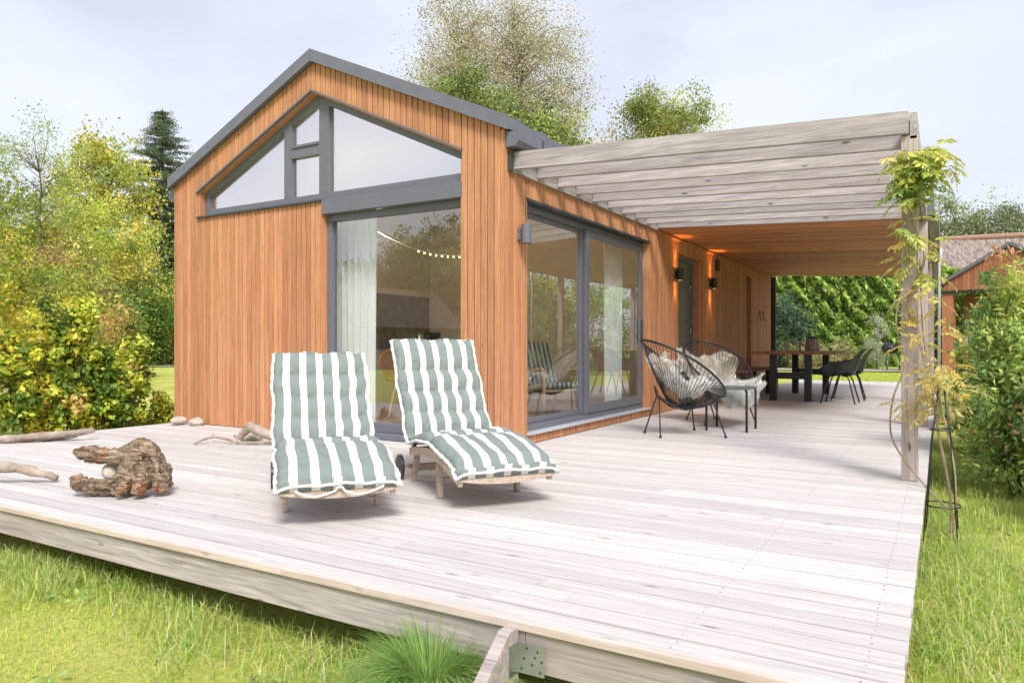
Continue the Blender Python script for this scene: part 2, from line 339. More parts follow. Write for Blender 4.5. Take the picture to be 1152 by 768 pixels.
def tree(name, label, x, y, h, tr, crown, n, size, spread, pal, group=None, bark='bark', levels=3, nb=7, start=.35, upb=.5, aspect=.55, rs=1., clumpn=None, cat='tree'):
    """crown = (radius, centre height, half height); branches grow towards points inside the crown"""
    z0 = gz(x, y)-.05; root = thing(name, label, cat, (x, y, z0), group=group); rnd = random.Random(int(x*100+y*7)); m = MB()
    R, cz, hh = crown; lean = rnd.uniform(-.03, .03)*h
    trunk = [Vector((lean*t*t, lean*.5*t, h*.86*t)) for t in np.linspace(0, 1, 9)]
    for i, p in enumerate(trunk[1:]): p.x += rnd.uniform(-.012, .012)*h; p.y += rnd.uniform(-.012, .012)*h
    m.tube(trunk, [tr*(1-.8*i/8) for i in range(9)], 8)
    tips = [np.array(trunk[-1])]
    cl = clumpn or 60
    for i in range(cl):
        th = rnd.uniform(0, 2*PI); u = rnd.uniform(-1, 1); q = rnd.random()**.45
        cr = math.sqrt(max(0, 1-u*u))*R*q*(1+.25*math.sin(3*th+x)); e = Vector((cr*math.cos(th), cr*math.sin(th), cz+u*hh*q**.5))
        k = min(.95, max(start, (e.z-.35*cr)/(h*.86))); ti = k*8; a = trunk[int(ti)].lerp(trunk[min(8, int(ti)+1)], ti-int(ti))
        mid = a.lerp(e, .55)+Vector((rnd.uniform(-.06, .06)*R, rnd.uniform(-.06, .06)*R, upb*.14*(e-a).length)); br = tr*.32*(1-.6*k)
        m.tube([a, a.lerp(mid, .5)+Vector((0, 0, -.02*R)), mid, e], [br, br*.75, br*.5, br*.18], 5); tips.append(np.array(e))
        for j in range(levels):
            f = e+Vector((rnd.gauss(0, 1), rnd.gauss(0, 1), rnd.gauss(0, 1)))*spread*1.1; m.tube([mid.lerp(e, .6), f], [br*.3, br*.1], 4); tips.append(np.array(f))
    m.build('trunk', M[bark], root, True)
    T = np.array(tips); ci = RNG.integers(0, len(T), n); P = T[ci]+np.clip(RNG.normal(size=(n, 3)), -1.7, 1.7)*spread*.9*np.array([1, 1, .75])*(.5+RNG.random((len(T), 1))[ci])
    quadmesh('crown', leafquads(P, size, aspect, .3, .15), palcol(n, pal, ci), M['leaf'], root)
    return root

# ------------------------------------------------------------------ camera, light, world
cam = bpy.data.cameras.new('Camera'); co = bpy.data.objects.new('Camera', cam); C.objects.link(co); bpy.context.scene.camera = co
co.location = (0, 0, CAMH); co.rotation_euler = (PI/2, 0, T0); cam.lens = 818/1152*36; cam.sensor_width = 36; cam.shift_y = 4/1152; cam.clip_end = 2000; cam.clip_start = .05
SUN_EL, SUN_DIR = math.radians(48), math.atan2(-.70, .62)     # direction towards the sun (x,y)
su = bpy.data.lights.new('Sun', 'SUN'); su.energy = 1.5; su.angle = math.radians(18); su.color = (1, .965, .92)
so = bpy.data.objects.new('Sun', su); C.objects.link(so)
sd = Vector((math.cos(SUN_DIR)*math.cos(SUN_EL), math.sin(SUN_DIR)*math.cos(SUN_EL), math.sin(SUN_EL)))
so.rotation_euler = sd.to_track_quat('Z', 'Y').to_euler()
w = bpy.data.worlds.new('World'); bpy.context.scene.world = w; w.use_nodes = True; nt = w.node_tree; nt.nodes.clear(); L = nt.links.new
out = N(nt, 'ShaderNodeOutputWorld'); bg = N(nt, 'ShaderNodeBackground', Strength=.1)
sky = N(nt, 'ShaderNodeTexSky', sky_type='NISHITA', sun_disc=False); sky.sun_elevation = SUN_EL; sky.sun_rotation = PI/2-SUN_DIR
sky.dust_density = 3; sky.ozone_density = 2
tc = N(nt, 'ShaderNodeTexCoord'); mp = N(nt, 'ShaderNodeMapping'); mp.inputs['Scale'].default_value = (1.5, 1.5, 3.6); L(tc.outputs['Generated'], mp.inputs['Vector'])
n1 = N(nt, 'ShaderNodeTexNoise', Scale=1.3, Detail=7., Roughness=.5, Distortion=.4); L(mp.outputs[0], n1.inputs['Vector'])
cr = ramp(nt, [(.34, (2.8, 2.92, 3.4)), (.50, (3.25, 3.36, 3.75)), (.68, (3.75, 3.83, 4.05))]); L(n1.outputs['Fac'], cr.inputs[0])
mi = N(nt, 'ShaderNodeMix', data_type='RGBA'); mi.inputs['Factor'].default_value = .88; L(sky.outputs[0], mi.inputs['A']); L(cr.outputs[0], mi.inputs['B'])
L(mi.outputs['Result'], bg.inputs[0]); L(bg.outputs[0], out.inputs[0])
sc = bpy.context.scene; sc.view_settings.view_transform = 'Standard'; sc.view_settings.look = 'None'; sc.view_settings.gamma = 1; sc.view_settings.use_curve_mapping = False
sc.view_settings.exposure = 1.45
sc.render.engine = 'CYCLES'; sc.cycles.max_bounces = 8; sc.cycles.transparent_max_bounces = 16

# ------------------------------------------------------------------ ground
g = MB(); xs = np.concatenate([[-400, -200, -100, -60], np.linspace(-45, 30, 76), [60, 120, 250, 400]]); ys = np.concatenate([[-300, -120, -60], np.linspace(-35, 60, 96), [90, 200, 600]])
g.add([(x, y, gz(x, y)+.012*math.sin(x*2.1)*math.cos(y*1.7)) for x in xs for y in ys], [(i*len(ys)+j, (i+1)*len(ys)+j, (i+1)*len(ys)+j+1, i*len(ys)+j+1) for i in range(len(xs)-1) for j in range(len(ys)-1)])
tag(g.build('ground', M['ground'], smooth=True), kind='structure')
def band(name, pts, w, mat):
    b = MB(); P = [Vector(p) for p in pts]; vs = []
    Q = []
    for a, c in zip(P[:-1], P[1:]): Q += [a.lerp(c, t/20) for t in range(20)]
    Q.append(P[-1])
    for i, p in enumerate(Q):
        t = (Q[min(i+1, len(Q)-1)]-Q[max(0, i-1)]).normalized(); s = Vector((-t.y, t.x))
        for k in (-.5, 0, .5):
            q = p+s*w*k; vs.append((q.x, q.y, gz(q.x, q.y)+.035))
    b.add(vs, [(i*3+j, i*3+j+1, i*3+j+4, i*3+j+3) for i in range(len(Q)-1) for j in (0, 1)]); return tag(b.build(name, mat), kind='structure')
band('path', [at(-60, 27), at(100, 30), at(260, 36), (-20, 42)], 3.0, M['gravel'])
band('garden_path', [(-6, 29.5), (4, 30.5), (12, 31)], 3., M['gravel'])

# ------------------------------------------------------------------ deck
X0, X1, Y0, YC, YE, XW = -7.86, -.09, 2.14, 5.44, 20.5, -3.3
deck = MB(); nails = MB(); y = Y0-.02; pitch = .115; i = 0; jr = random.Random(3)
while y < YE:
    xa = X0 if y < YC-.01 else XW+.005; joints = [xa]
    x = xa+jr.uniform(1.4, 3.8)
    while x < X1-1.0: joints.append(x); x += jr.uniform(2.4, 4.2)
    joints.append(X1+jr.uniform(-.003, .003))
    y1 = y+pitch-.0098
    if y < YC < y1: y1 = YC-.004
    for a, b in zip(joints[:-1], joints[1:]):
        dz = jr.uniform(-.0012, .0012); deck.box((a+.001, y, -.028), (b-.001, y1, dz))
    if y < 9:
        for xn in (X1-.10, X1-.62):
            if xn > xa+.1:
                for q in (.28, .72): nails.lathe([(.0001, .0020), (.0021, .0020), (.0021, -.001)], 6, (xn+jr.uniform(-.004, .004), y+q*(pitch-.006), 0))
    y += pitch; i += 1
dk = tag(deck.build('deck', M['deck'], bevel=.0016), kind='structure')
nails.build('nail_heads', M['greyroof'], dk)
f = MB(); f.box((X0-.002, Y0-.045, -.030), (-4.9, Y0-.0225, .002), .3); f.box((-4.898, Y0-.045, -.030), (-2.35, Y0-.0225, .002), .7); f.box((-2.348, Y0-.045, -.030), (X1, Y0-.0225, .002), .5); [MB().add(*c).build('edge_board', M['nose'], dk, bevel=.004) for c in f.ch]
f = MB(); f.box((X0, Y0-.028, -.165), (-5.5, Y0+.012, -.032), .2); f.box((-5.498, Y0-.028, -.165), (-1.2, Y0+.012, -.032), .8); f.box((-1.198, Y0-.028, -.165), (X1-.02, Y0+.012, -.032), .5); [MB().add(*c).build('fascia_board', M['fasc'], dk, bevel=.003) for c in f.ch]
f = MB(); f.box((X1-.055, Y0+.014, -.165), (X1-.012, YE, -.031), .2); f.box((X0+.012, Y0+.014, -.165), (X0+.05, YC, -.031), .4); [MB().add(*c).build('side_board', M['weatherY'], dk, bevel=.003) for c in f.ch]
f = MB()
for yy in np.arange(Y0+.8, YE, 1.3):
    for xx in (X1-.2, -3.1) + ((X0+.2, -5.5) if yy < YC else ()): f.box((xx-.05, yy-.05, -.6), (xx+.05, yy+.05, -.031))
[MB().add(*c).build('support_post', M['weatherZ'], dk) for c in f.ch]
def stair():
    t = thing('stair_stringer', 'pale sloping wooden stringer board bolted with a steel angle to the deck front edge', 'stringer', (-1.24, Y0-.05, -.33))
    m = MB(); m.prism([(0.012, .310), (-.045, .310), (-.62, -.12), (-.62, -.30), (.012, -.20)], 0, -.0225, .0225, .3); m.build('board', M['fasc'], t, bevel=.003)
    b = MB(); b.box((.024, .0005, .165), (.125, .0035, .265)); b.box((.0235, -.055, .165), (.0265, .0035, .265)); br = b.build('bracket', M['silver'], t)
    s = MB()
    for k in range(8): s.lathe([(.0001, .003), (.006, .002), (.006, 0)], 8, (0, 0, 0))
    s = MB()
    for (xx, zz) in [(.04, .18), (.06, .25), (.08, .2), (.1, .245), (.11, .18), (.05, .215), (.09, .225), (.115, .215)]:
        s.tube([(xx, -.0005, zz), (xx, .001, zz)], .0045, 8)
    [MB().add(*c).build('bolt', M['greydark'], br) for c in s.ch]
stair()

# ------------------------------------------------------------------ cabin
XL, XRG, ZE, ZR = -7.9, -5.6, 2.82, 3.85; SL = (ZR-ZE)/2.3; YB = 17.05
zr = lambda x: ZR-SL*abs(x-XRG)
zw = lambda x: 3.55-.462*abs(x+5.62)
cabin = thing('wooden_cabin', 'orange cedar clad cabin with zinc gable roof and tall grey glazing behind the deck', 'cabin', (-5.6, 11.2, 0))
CO = Vector((5.6, -11.2, 0))
def cb(m, name, mat, **k):
    o = m.build(name, mat, cabin, **k); 
    me = o.data; co_ = np.empty(len(me.vertices)*3, np.float32); me.vertices.foreach_get('co', co_); co_ = co_.reshape(-1, 3)+np.array(CO, np.float32); me.vertices.foreach_set('co', co_.reshape(-1)); me.update(); return o
def sub(m, name, mat, par, **k):
    o = cb(m, name, mat, **k); o.parent = par; return o
def each(m, fn, *a, **k):
    for (vs, fs, r) in m.ch:
        q = MB(); q.add(vs, fs, r); fn(q, *a, **k)
def clad(m, u0, u1, regions, put, pitch=.0705, gap=.0078, th=.02):
    """boards along z; put(u, z, depth) -> world point"""
    n = round((u1-u0)/pitch); p = (u1-u0)/n; rr = random.Random(int(u0*10+u1*100))
    for i in range(n):
        a, b = u0+i*p+gap/2, u0+(i+1)*p-gap/2; rv = rr.random()
        for (ra, rb, lo, hi) in regions:
            x, y = max(a, ra), min(b, rb)
            if y-x < .004: continue
            L0, L1, H0, H1 = lo(x), lo(y), hi(x), hi(y)
            if H0-L0 < .01 and H1-L1 < .01: continue
            c = .0035; cx = min(c, (y-x)/3)
            # front face slightly narrower than the body: a small chamfer at each long edge
            vs = [put(x, L0, -th), put(x, L0, -c), put(x+cx, L0, 0), put(y-cx, L1, 0), put(y, L1, -c), put(y, L1, -th),
                  put(x, H0, -th), put(x, H0, -c), put(x+cx, H0, 0), put(y-cx, H1, 0), put(y, H1, -c), put(y, H1, -th)]
            m.add(vs, [(0,1,7,6),(1,2,8,7),(2,3,9,8),(3,4,10,9),(4,5,11,10),(0,5,4,3,2,1),(6,7,8,9,10,11)], rv)
k0 = lambda v: (lambda x: v)
WX0, WX1, DX0 = -7.46, -3.75, -5.5
m = MB(); clad(m, XL, XW-.035, [(XL, WX0, k0(.004), zr), (WX0, WX1, zw, zr), (WX0, DX0, k0(.004), k0(2.40)), (WX1, XW, k0(.004), zr)], lambda u, z, d: (u, YC-d, z))
cb(m, 'front_cladding', M['cedar'])
m = MB(); top = k0(2.80)
clad(m, YC+.03, YB, [(YC, 5.84, k0(.004), top), (5.84, 9.12, k0(2.28), top), (5.84, 9.12, k0(.004), k0(.085)), (9.12, 10.33, k0(.004), top), (10.33, 11.6, k0(2.26), top), (11.6, 14.6, k0(.004), top), (14.6, 15.0, k0(2.26), top), (15.0, YB, k0(.004), top)], lambda u, z, d: (XW+d, u, z))
cb(m, 'side_cladding', M['cedar'])
m = MB(); clad(m, YC, YB, [(YC, YB, k0(-.3), top)], lambda u, z, d: (XL-.0-d-.02, u, z)); cb(m, 'far_side_cladding', M['cedar'])
m = MB(); clad(m, XL, XW, [(XL, XW, k0(-.3), zr)], lambda u, z, d: (u, YB+d+.02, z)); cb(m, 'rear_cladding', M['cedar'])
m = MB(); m.box((XW-.034, YC, .004), (XW, YC+.029, zr(XW)-.01), .6); m.box((XL-.02, YC+.0, -.3), (XL-.001, YC+.03, 2.8), .4); each(m, cb, 'corner_board', M['cedar'])
# backing walls with openings
m = MB(); b0, b1 = YC+.021, YC+.10
m.prism([(XL, -.3), (WX0-.001, -.3), (WX0-.001, zr(WX0)), (XL, zr(XL))], 1, b0, b1); m.prism([(WX1+.001, -.3), (XW-.022, -.3), (XW-.022, zr(XW)), (WX1+.001, zr(WX1))], 1, b0, b1)
m.box((WX0, b0, -.3), (DX0-.001, b1, 2.38)); m.prism([(WX0, zw(WX0)+.001), (-5.62, zw(-5.62)+.001), (-5.62, ZR), (WX0, zr(WX0))], 1, b0, b1); m.prism([(-5.62, zw(-5.62)+.001), (WX1, zw(WX1)+.001), (WX1, zr(WX1)), (XRG, ZR)], 1, b0, b1)
def sidebox(ya, yb, za, zb): m.box((XW-.10, ya, za), (XW-.021, yb, zb))
for q in [(YC+.10, 5.84, -.3, 2.82), (5.84, 9.12, 2.29, 2.82), (5.84, 9.12, -.3, .08), (9.12, 10.33, -.3, 2.82), (10.33, 11.6, 2.27, 2.82), (11.6, 14.6, -.3, 2.82), (14.6, 15.0, 2.27, 2.82), (15., YB-.1, -.3, 2.82)]: sidebox(*q)
m.box((XL, YC+.1, -.3), (XL+.1, YB-.1, 2.82)); m.prism([(XL, -.3), (XW, -.3), (XW, zr(XW)), (XRG, ZR), (XL, zr(XL))], 1, YB-.1, YB)
cb(m, 'wall', M['backing'])
# inner linings
m = MB(); m.box((XL+.101, YC+.11, .02), (XW-.13, YB-.12, .06)); cb(m, 'inner_floor', M['floor'])
m = MB(); m.box((XL+.101, YC+.12, .06), (XL+.115, YB-.12, 2.8)); m.box((XL+.12, 10.3, .06), (XW-.14, 10.38, 2.8))
m.box((XW-.115, YC+.101, .06), (XW-.101, 5.83, 2.8)); m.box((XW-.115, 9.14, .06), (XW-.101, 10.29, 2.8)); m.box((XW-.115, 5.83, 2.32), (XW-.101, 9.14, 2.8)); m.box((XL+.12, YC+.101, .06), (DX0-.09, YC+.115, 2.36))
m.prism([(XL+.12, 2.80), (XRG, ZR-.08), (XRG, ZR-.06), (XL+.1, 2.82)], 1, YC+.30, 10.3); m.prism([(XW-.12, 2.80), (XRG, ZR-.08), (XRG, ZR-.06), (XW-.1, 2.82)], 1, YC+.30, 10.3)
m.prism([(XL+.12, 2.8), (XW-.14, 2.8), (XRG, ZR-.08)], 1, 10.3, 10.36)
cb(m, 'inner_wall', M['white'])
m = MB(); m.box((XL+.116, 6.4, .86), (XL+.122, 10.28, 1.75)); cb(m, 'splashback', M['splash'])
# roof
m = MB(); ov = .05; th = .105
m.prism([(XL-.05, zr(XL-.05)+.004), (XRG, ZR+.004), (XRG, ZR+th+.004), (XL-.05, zr(XL-.05)+th+.004)], 1, YC-.035, YB+.06)
m.prism([(XW+.05, zr(XW+.05)+.004), (XRG+.0005, ZR+.004), (XRG+.0005, ZR+th+.004), (XW+.05, zr(XW+.05)+th+.004)], 1, YC-.035, YB+.06)
roof = cb(m, 'roof', M['greyroof'])
m = MB()
for sx in (-1, 1):
    for k in range(int((YB-YC)/.5)):
        yy = YC+.25+k*.5; xe = XRG+sx*2.33; m.bar((XRG+sx*.02, yy, ZR+th+.012), (xe, yy, zr(xe)+th+.012), .02, .03)
each(m, sub, 'roof_seam', M['greyroof'], roof)
m = MB(); m.prism([(XL-.06, zr(XL-.06)-.008), (XRG-.0005, ZR-.008), (XRG-.0005, ZR+.117), (XL-.06, zr(XL-.06)+.117)], 1, YC-.067, YC-.0355); m.prism([(XW+.06, zr(XW+.06)-.008), (XRG+.0005, ZR-.008), (XRG+.0005, ZR+.117), (XW+.06, zr(XW+.06)+.117)], 1, YC-.067, YC-.0355); each(m, sub, 'verge_trim', M['greyroof'], roof)
# gutters
def gutter(x, sx):
    m = MB(); pr_ = [(x, 2.655), (x+sx*.10, 2.655), (x+sx*.135, 2.70), (x+sx*.135, 2.79), (x+sx*.125, 2.79), (x+sx*.125, 2.705), (x+sx*.095, 2.667), (x+sx*.01, 2.667), (x+sx*.01, 2.80), (x, 2.80)]
    m.prism(pr_ if sx > 0 else pr_[::-1], 1, YC+.02, YB+.04); m.prism([(x+sx*.011, 2.668), (x+sx*.094, 2.668), (x+sx*.124, 2.706), (x+sx*.124, 2.785), (x+sx*.011, 2.785)], 1, YC+.021, YC+.026)
    gt = cb(m, 'gutter', M['greyroof']); k = MB()
    for yy in np.arange(YC+.45, YB, .9): k.prism([(x-.001*sx, 2.648), (x+sx*.103, 2.648), (x+sx*.141, 2.698), (x+sx*.141, 2.795), (x+sx*.1355, 2.795), (x+sx*.1355, 2.70), (x+sx*.101, 2.654), (x-.001*sx, 2.654)], 1, yy, yy+.025)
    each(k, sub, 'gutter_strap', M['greydark'], gt)
gutter(XW+.003, 1); gutter(XL-.023, -1)
# --- gable window
YG = YC+.115
fr = MB(); D0, D1 = YC+.075, YC+.15
def hb(x0, x1, z0, z1, ya=D0, yb=D1): fr.box((x0, ya, z0), (x1, yb, z1))
hb(WX0+.02, WX1, 2.415, 2.50); hb(WX0+.015, WX0+.075, 2.50, zw(WX0+.045)-.03)
fr.bar((WX0+.03, (D0+D1)/2, zw(WX0+.03)-.045), (-5.62, (D0+D1)/2, zw(-5.62)-.045), .074, .075); fr.bar((-5.62, (D0+D1)/2, zw(-5.62)-.045), (WX1, (D0+D1)/2, zw(WX1)-.045), .0745, .075)
fr.prism([(-6.13, 2.50), (-6.02, 2.50), (-6.02, zw(-6.02)-.075), (-6.13, zw(-6.13)-.075)], 1, D0+.001, D1-.001)
fr.prism([(-5.61, 2.50), (-5.47, 2.50), (-5.47, zw(-5.47)-.075), (-5.61, zw(-5.61)-.05)], 1, D0+.002, D1-.002)
hb(-6.02, -5.61, 2.915, 3.02, D0+.003, D1-.003)
fr.box((-6.0, D0-.012, 3.02), (-5.61, D1, 3.05)); gw = cb(fr, 'gable_window', M['grey'], bevel=.003); gw['label'] = 'grey framed triangular gable window'
p = MB(); p.prism([(WX0+.06, 2.49), (-6.12, 2.49), (-6.12, zw(-6.12)-.07), (WX0+.06, zw(WX0+.06)-.07)], 1, YG, YG+.006); sub(p, 'pane', M['glassup'], gw)
p = MB(); p.box((-6.03, YG, 2.49), (-5.60, YG+.006, 2.92)); sub(p, 'pane', M['glassup'], gw)
p = MB(); p.prism([(-6.03, 3.01), (-5.60, 3.01), (-5.60, zw(-5.62)-.07), (-6.03, zw(-6.03)-.07)], 1, YG, YG+.006); sub(p, 'pane', M['glassup'], gw)
p = MB(); p.prism([(-5.48, 2.49), (WX1, 2.49), (WX1, zw(WX1)-.07), (-5.48, zw(-5.48)-.07)], 1, YG, YG+.006); sub(p, 'pane', M['glassup'], gw)
p = MB(); p.box((WX0-.02, YC-.03, 2.392), (DX0, YC+.085, 2.413)); sub(p, 'sill', M['greydark'], gw, bevel=.002)
p = MB(); p.bar((WX0-.03, YC-.012, zw(WX0-.03)+.004), (-5.62, YC-.012, zw(-5.62)+.006), .035, .016); p.bar((-5.62, YC-.012, zw(-5.62)+.006), (WX1+.01, YC-.012, zw(WX1+.01)+.006), .035, .016); each(p, sub, 'edge_trim', M['grey'], gw)
p = MB(); p.box((WX0-.001, YC+.005, 2.414), (WX0+.014, YC+.10, zw(WX0)-.005)); p.bar((WX0+.01, YC+.05, zw(WX0+.01)-.009), (-5.62, YC+.05, zw(-5.62)-.009), .088, .014); p.bar((-5.62, YC+.05, zw(-5.62)-.0095), (WX1-.01, YC+.05, zw(WX1-.01)-.009), .088, .014); each(p, sub, 'reveal_board', M['cedar'], gw)
# --- front glazed wall
p = MB(); p.box((DX0+.012, YC-.008, 2.262), (WX1-.002, YC+.09, 2.405)); cb(p, 'fascia_panel', M['grey'], bevel=.003)
p = MB(); p.box((DX0-.012, YC+.021, .004), (DX0+.010, YC+.16, 2.392)); p.box((WX1-.012, YC+.004, .004), (WX1+.0, YC+.16, zw(WX1)-.09)); each(p, cb, 'jamb_board', M['cedar'])
fr = MB(); fr.box((DX0+.011, D0, .06), (DX0+.075, D1, 2.26)); fr.box((DX0+.075, D0, 2.195), (WX1-.013, D1, 2.26)); fr.box((WX1-.045, D0, .06), (WX1-.013, D1, 2.195)); fr.box((DX0+.075, D0, .06), (WX1-.045, D1, .15))
fw = cb(fr, 'front_window', M['grey'], bevel=.003); fw['label'] = 'floor to ceiling window reflecting trees in the gable front'
p = MB(); p.box((DX0+.07, YG, .14), (WX1-.04, YG+.006, 2.20)); sub(p, 'pane', M['glass'], fw)
p = MB(); p.box((DX0+.011, YC-.03, .004), (WX1-.014, YC+.14, .058)); sub(p, 'threshold', M['grey'], fw, bevel=.003)
# --- side sliding door
XS = XW-.115
fr = MB(); a, b = XW-.15, XW-.085
fr.box((a, 5.86, .10), (b, 5.92, 2.25)); fr.box((a, 9.04, .10), (b, 9.10, 2.25)); fr.box((a, 5.92, 2.19), (b, 9.04, 2.25)); fr.box((a, 5.92, .10), (b, 9.04, .16))
sd_ = cb(fr, 'sliding_door', M['grey'], bevel=.003); sd_['label'] = 'two leaf sliding glass door in the side wall'
p = MB(); a, b = XW-.105, XW-.07
for (y0, y1) in [(7.30, 9.035)]:
    p.box((a, y0, .165), (b, y0+.085, 2.185)); p.box((a, y1-.075, .165), (b, y1, 2.185)); p.box((a, y0+.085, 2.12), (b, y1-.075, 2.185)); p.box((a, y0+.085, .165), (b, y1-.075, .26))
lf = sub(p, 'door_leaf', M['grey'], sd_, bevel=.003)
p = MB(); p.box((XW-.092, 7.38, .25), (XW-.086, 8.965, 2.125)); sub(p, 'pane', M['glass'], sd_)
p = MB(); p.box((XW-.147, 5.925, .165), (XW-.125, 5.96, 2.185)); p.box((XW-.147, 7.25, .165), (XW-.1055, 7.32, 2.185)); p.box((XW-.147, 5.96, .165), (XW-.125, 7.25, .22)); p.box((XW-.147, 5.96, 2.14), (XW-.125, 7.25, 2.185)); sub(p, 'door_leaf', M['grey'], sd_)
p = MB(); p.box((XW-.138, 5.95, .21), (XW-.132, 7.26, 2.15)); sub(p, 'pane', M['glass'], sd_)
p = MB(); p.box((XW-.068, 8.975, .95), (XW-.045, 8.998, 1.25)); p.box((XW-.07, 8.978, .98), (XW-.068, 8.995, 1.02)); sub(p, 'handle', M['greydark'], sd_, bevel=.003)
p = MB(); p.box((XW-.15, 5.84, .087), (XW+.03, 9.12, .10)); sub(p, 'sill', M['pipe'], sd_, bevel=.003)
p = MB(); p.box((XW-.15, 5.841, 2.253), (XW+.015, 9.119, 2.275)); sub(p, 'head_flashing', M['greydark'], sd_)
p = MB(); p.box((XW-.15, 9.101, .10), (XW-.003, 9.119, 2.252)); p.box((XW-.15, 5.841, .10), (XW-.003, 5.859, 2.252)); each(p, sub, 'reveal_board', M['cedar'], sd_)
# --- entrance door
p = MB(); p.box((XW-.20, 10.40, .03), (XW-.16, 11.40, 2.20)); dr = cb(p, 'entrance_door', M['doorgrey'], bevel=.003); dr['label'] = 'plain grey entrance door between two wall lamps'
p = MB(); p.box((XW-.22, 10.345, .004), (XW-.06, 10.395, 2.25)); p.box((XW-.22, 11.405, .004), (XW-.12, 11.45, 2.25)); p.box((XW-.22, 10.395, 2.205), (XW-.12, 11.405, 2.25)); sub(p, 'frame', M['doorgrey'], dr)
p = MB(); p.box((XW-.22, 11.455, .004), (XW-.022, 11.598, 2.255)); p.box((XW-.22, 10.331, .004), (XW-.022, 10.344, 2.255)); p.box((XW-.22, 10.344, 2.255), (XW-.022, 11.455, 2.268)); each(p, sub, 'reveal_board', M['cedar'], dr)
for zz in (.45, 1.15, 1.85):
    p = MB(); p.tube([(XW-.145, 11.395, zz-.05), (XW-.145, 11.395, zz+.05)], .011, 10); sub(p, 'hinge', M['steel'], dr, smooth=True)
p = MB(); p.tube([(XW-.159, 10.50, 1.05), (XW-.11, 10.50, 1.05), (XW-.11, 10.62, 1.05)], .009, 8); p.box((XW-.1595, 10.48, .98), (XW-.155, 10.52, 1.12)); sub(p, 'handle', M['steel'], dr)
# --- tall narrow slot
p = MB(); p.box((XW-.20, 14.601, .004), (XW-.18, 14.999, 2.26)); sl = cb(p, 'slot_back_panel', M['backing']); p = MB(); p.box((XW-.18, 14.985, .004), (XW-.022, 14.999, 2.26)); p.box((XW-.18, 14.601, .004), (XW-.022, 14.615, 2.26)); each(p, sub, 'reveal_board', M['cedar'], sl)  # dark panel closing the back of the slot, cedar boards at its sides
p = MB(); p.box((XW-.02, YB+.03, .0), (XW+.075, YB+.11, 2.45)); cb(p, 'dark_corner_post', M['greydark'])
for yy in (15.75, 16.1):
    p = MB(); p.tube([(XW+.002, yy, 1.62), (XW+.02, yy, 1.62), (XW+.022, yy, 1.45), (XW+.05, yy, 1.43), (XW+.06, yy, 1.48)], .008, 6); p.box((XW+.001, yy-.015, 1.52), (XW+.006, yy+.015, 1.66)); h_ = cb(p, 'coat_hook', M['black'])
# --- wall lamps
def lamp(y, z, lit, label):
    t = thing('wall_lamp', label, 'wall lamp', (XW+.001, y, z), group='up and down wall lamps on the cabin side')
    b = MB(); b.lathe([(.036, -.085), (.045, -.085), (.045, .085), (.036, .085), (.036, .07), (.0001, .07)], 28, (.075, 0, 0)); b.lathe([(.036, -.085), (.036, -.07), (.0001, -.07)], 28, (.075, 0, 0)); b.build('shade', M['black'] if lit else M['grey'], t, smooth=False)
    b = MB(); b.box((0, -.03, -.05), (.032, .03, .05)); b.build('bracket', M['black'] if lit else M['grey'], t)
    b = MB()
    for s in (-1, 1): b.lathe([(.0001, .0712*s), (.028, .0712*s), (.028, .074*s), (.0001, .074*s)], 16, (.075, 0, 0))
    b.build('bulb', M['lamp'] if lit else M['white'], t)
    if lit:
        for s in (-1, 1):
            l = bpy.data.lights.new('lamp_light', 'SPOT'); l.energy = 6; l.color = (1, .45, .12); l.spot_size = math.radians(60); l.spot_blend = .6; l.shadow_soft_size = .02
            o = bpy.data.objects.new('lamp_light', l); C.objects.link(o); o.parent = t; o.location = (.055, 0, .09*s); o.rotation_euler = (PI if s > 0 else 0, -.22*s*0, 0)
lamp(5.70, 1.92, False, 'grey unlit wall lamp near the cabin corner, left of the sliding door')
lamp(10.17, 1.93, True, 'glowing black wall lamp left of the grey entrance door')
lamp(11.98, 1.93, True, 'glowing black wall lamp right of the grey entrance door')
s_ = MB(); s_.box((XW+.001, 12.30, 2.17), (XW+.06, 12.42, 2.36)); tag(s_.build('motion_sensor', M['black'], bevel=.01), 'small black box high on the cabin wall under the soffit', 'sensor')

# ------------------------------------------------------------------ pergola and canopy
perg = thing('pergola', 'weathered grey timber pergola with canopy roof attached to the cabin side', 'pergola', (-.19, 5.6, 0)); PO = Vector((.19, -5.6, 0))
def pb(m, name, mat, par=perg, **k):
    m.v = [(a+PO.x, b+PO.y, c+PO.z) for a, b, c in m.v]; return m.build(name, mat, par, **k)
SP = .0445; zb = lambda x: 2.478-SP*(x-XW)
BE = -.20
for i in range(10):
    yy = 5.56+.4185*i; m = MB(); x0, x1 = XW+.035, (BE+.005 if i == 0 else BE-.04)
    hgt = .152; y2 = yy+.05; rj = random.uniform(-.003, .003)
    m.prism([(x0, zb(x0)+rj), (x1, zb(x1)+rj), (x1, zb(x1)+hgt+rj), (x0, zb(x0)+hgt+rj)], 1, yy, y2); pb(m, 'beam', M['weather'], bevel=.003)
m = MB(); m.box((XW+.002, 5.555, 2.452), (XW+.034, 9.4, 2.625)); pb(m, 'ledger', M['weatherY'], bevel=.003)
m = MB(); m.box((XW+.002, 5.50, 2.455), (XW+.034, 5.554, 2.63)); pb(m, 'beam_end_shadow', M['greydark'])  # dark block standing in for the shadow where the front beam meets the wall
m = MB(); m.box((BE+.01, 5.60, 2.31), (BE+.055, 17.1, 2.49)); m.box((BE-.04, 5.615, 2.32), (BE+.005, 9.35, 2.47)); pb(m, 'edge_beam', M['weatherY'], bevel=.003)
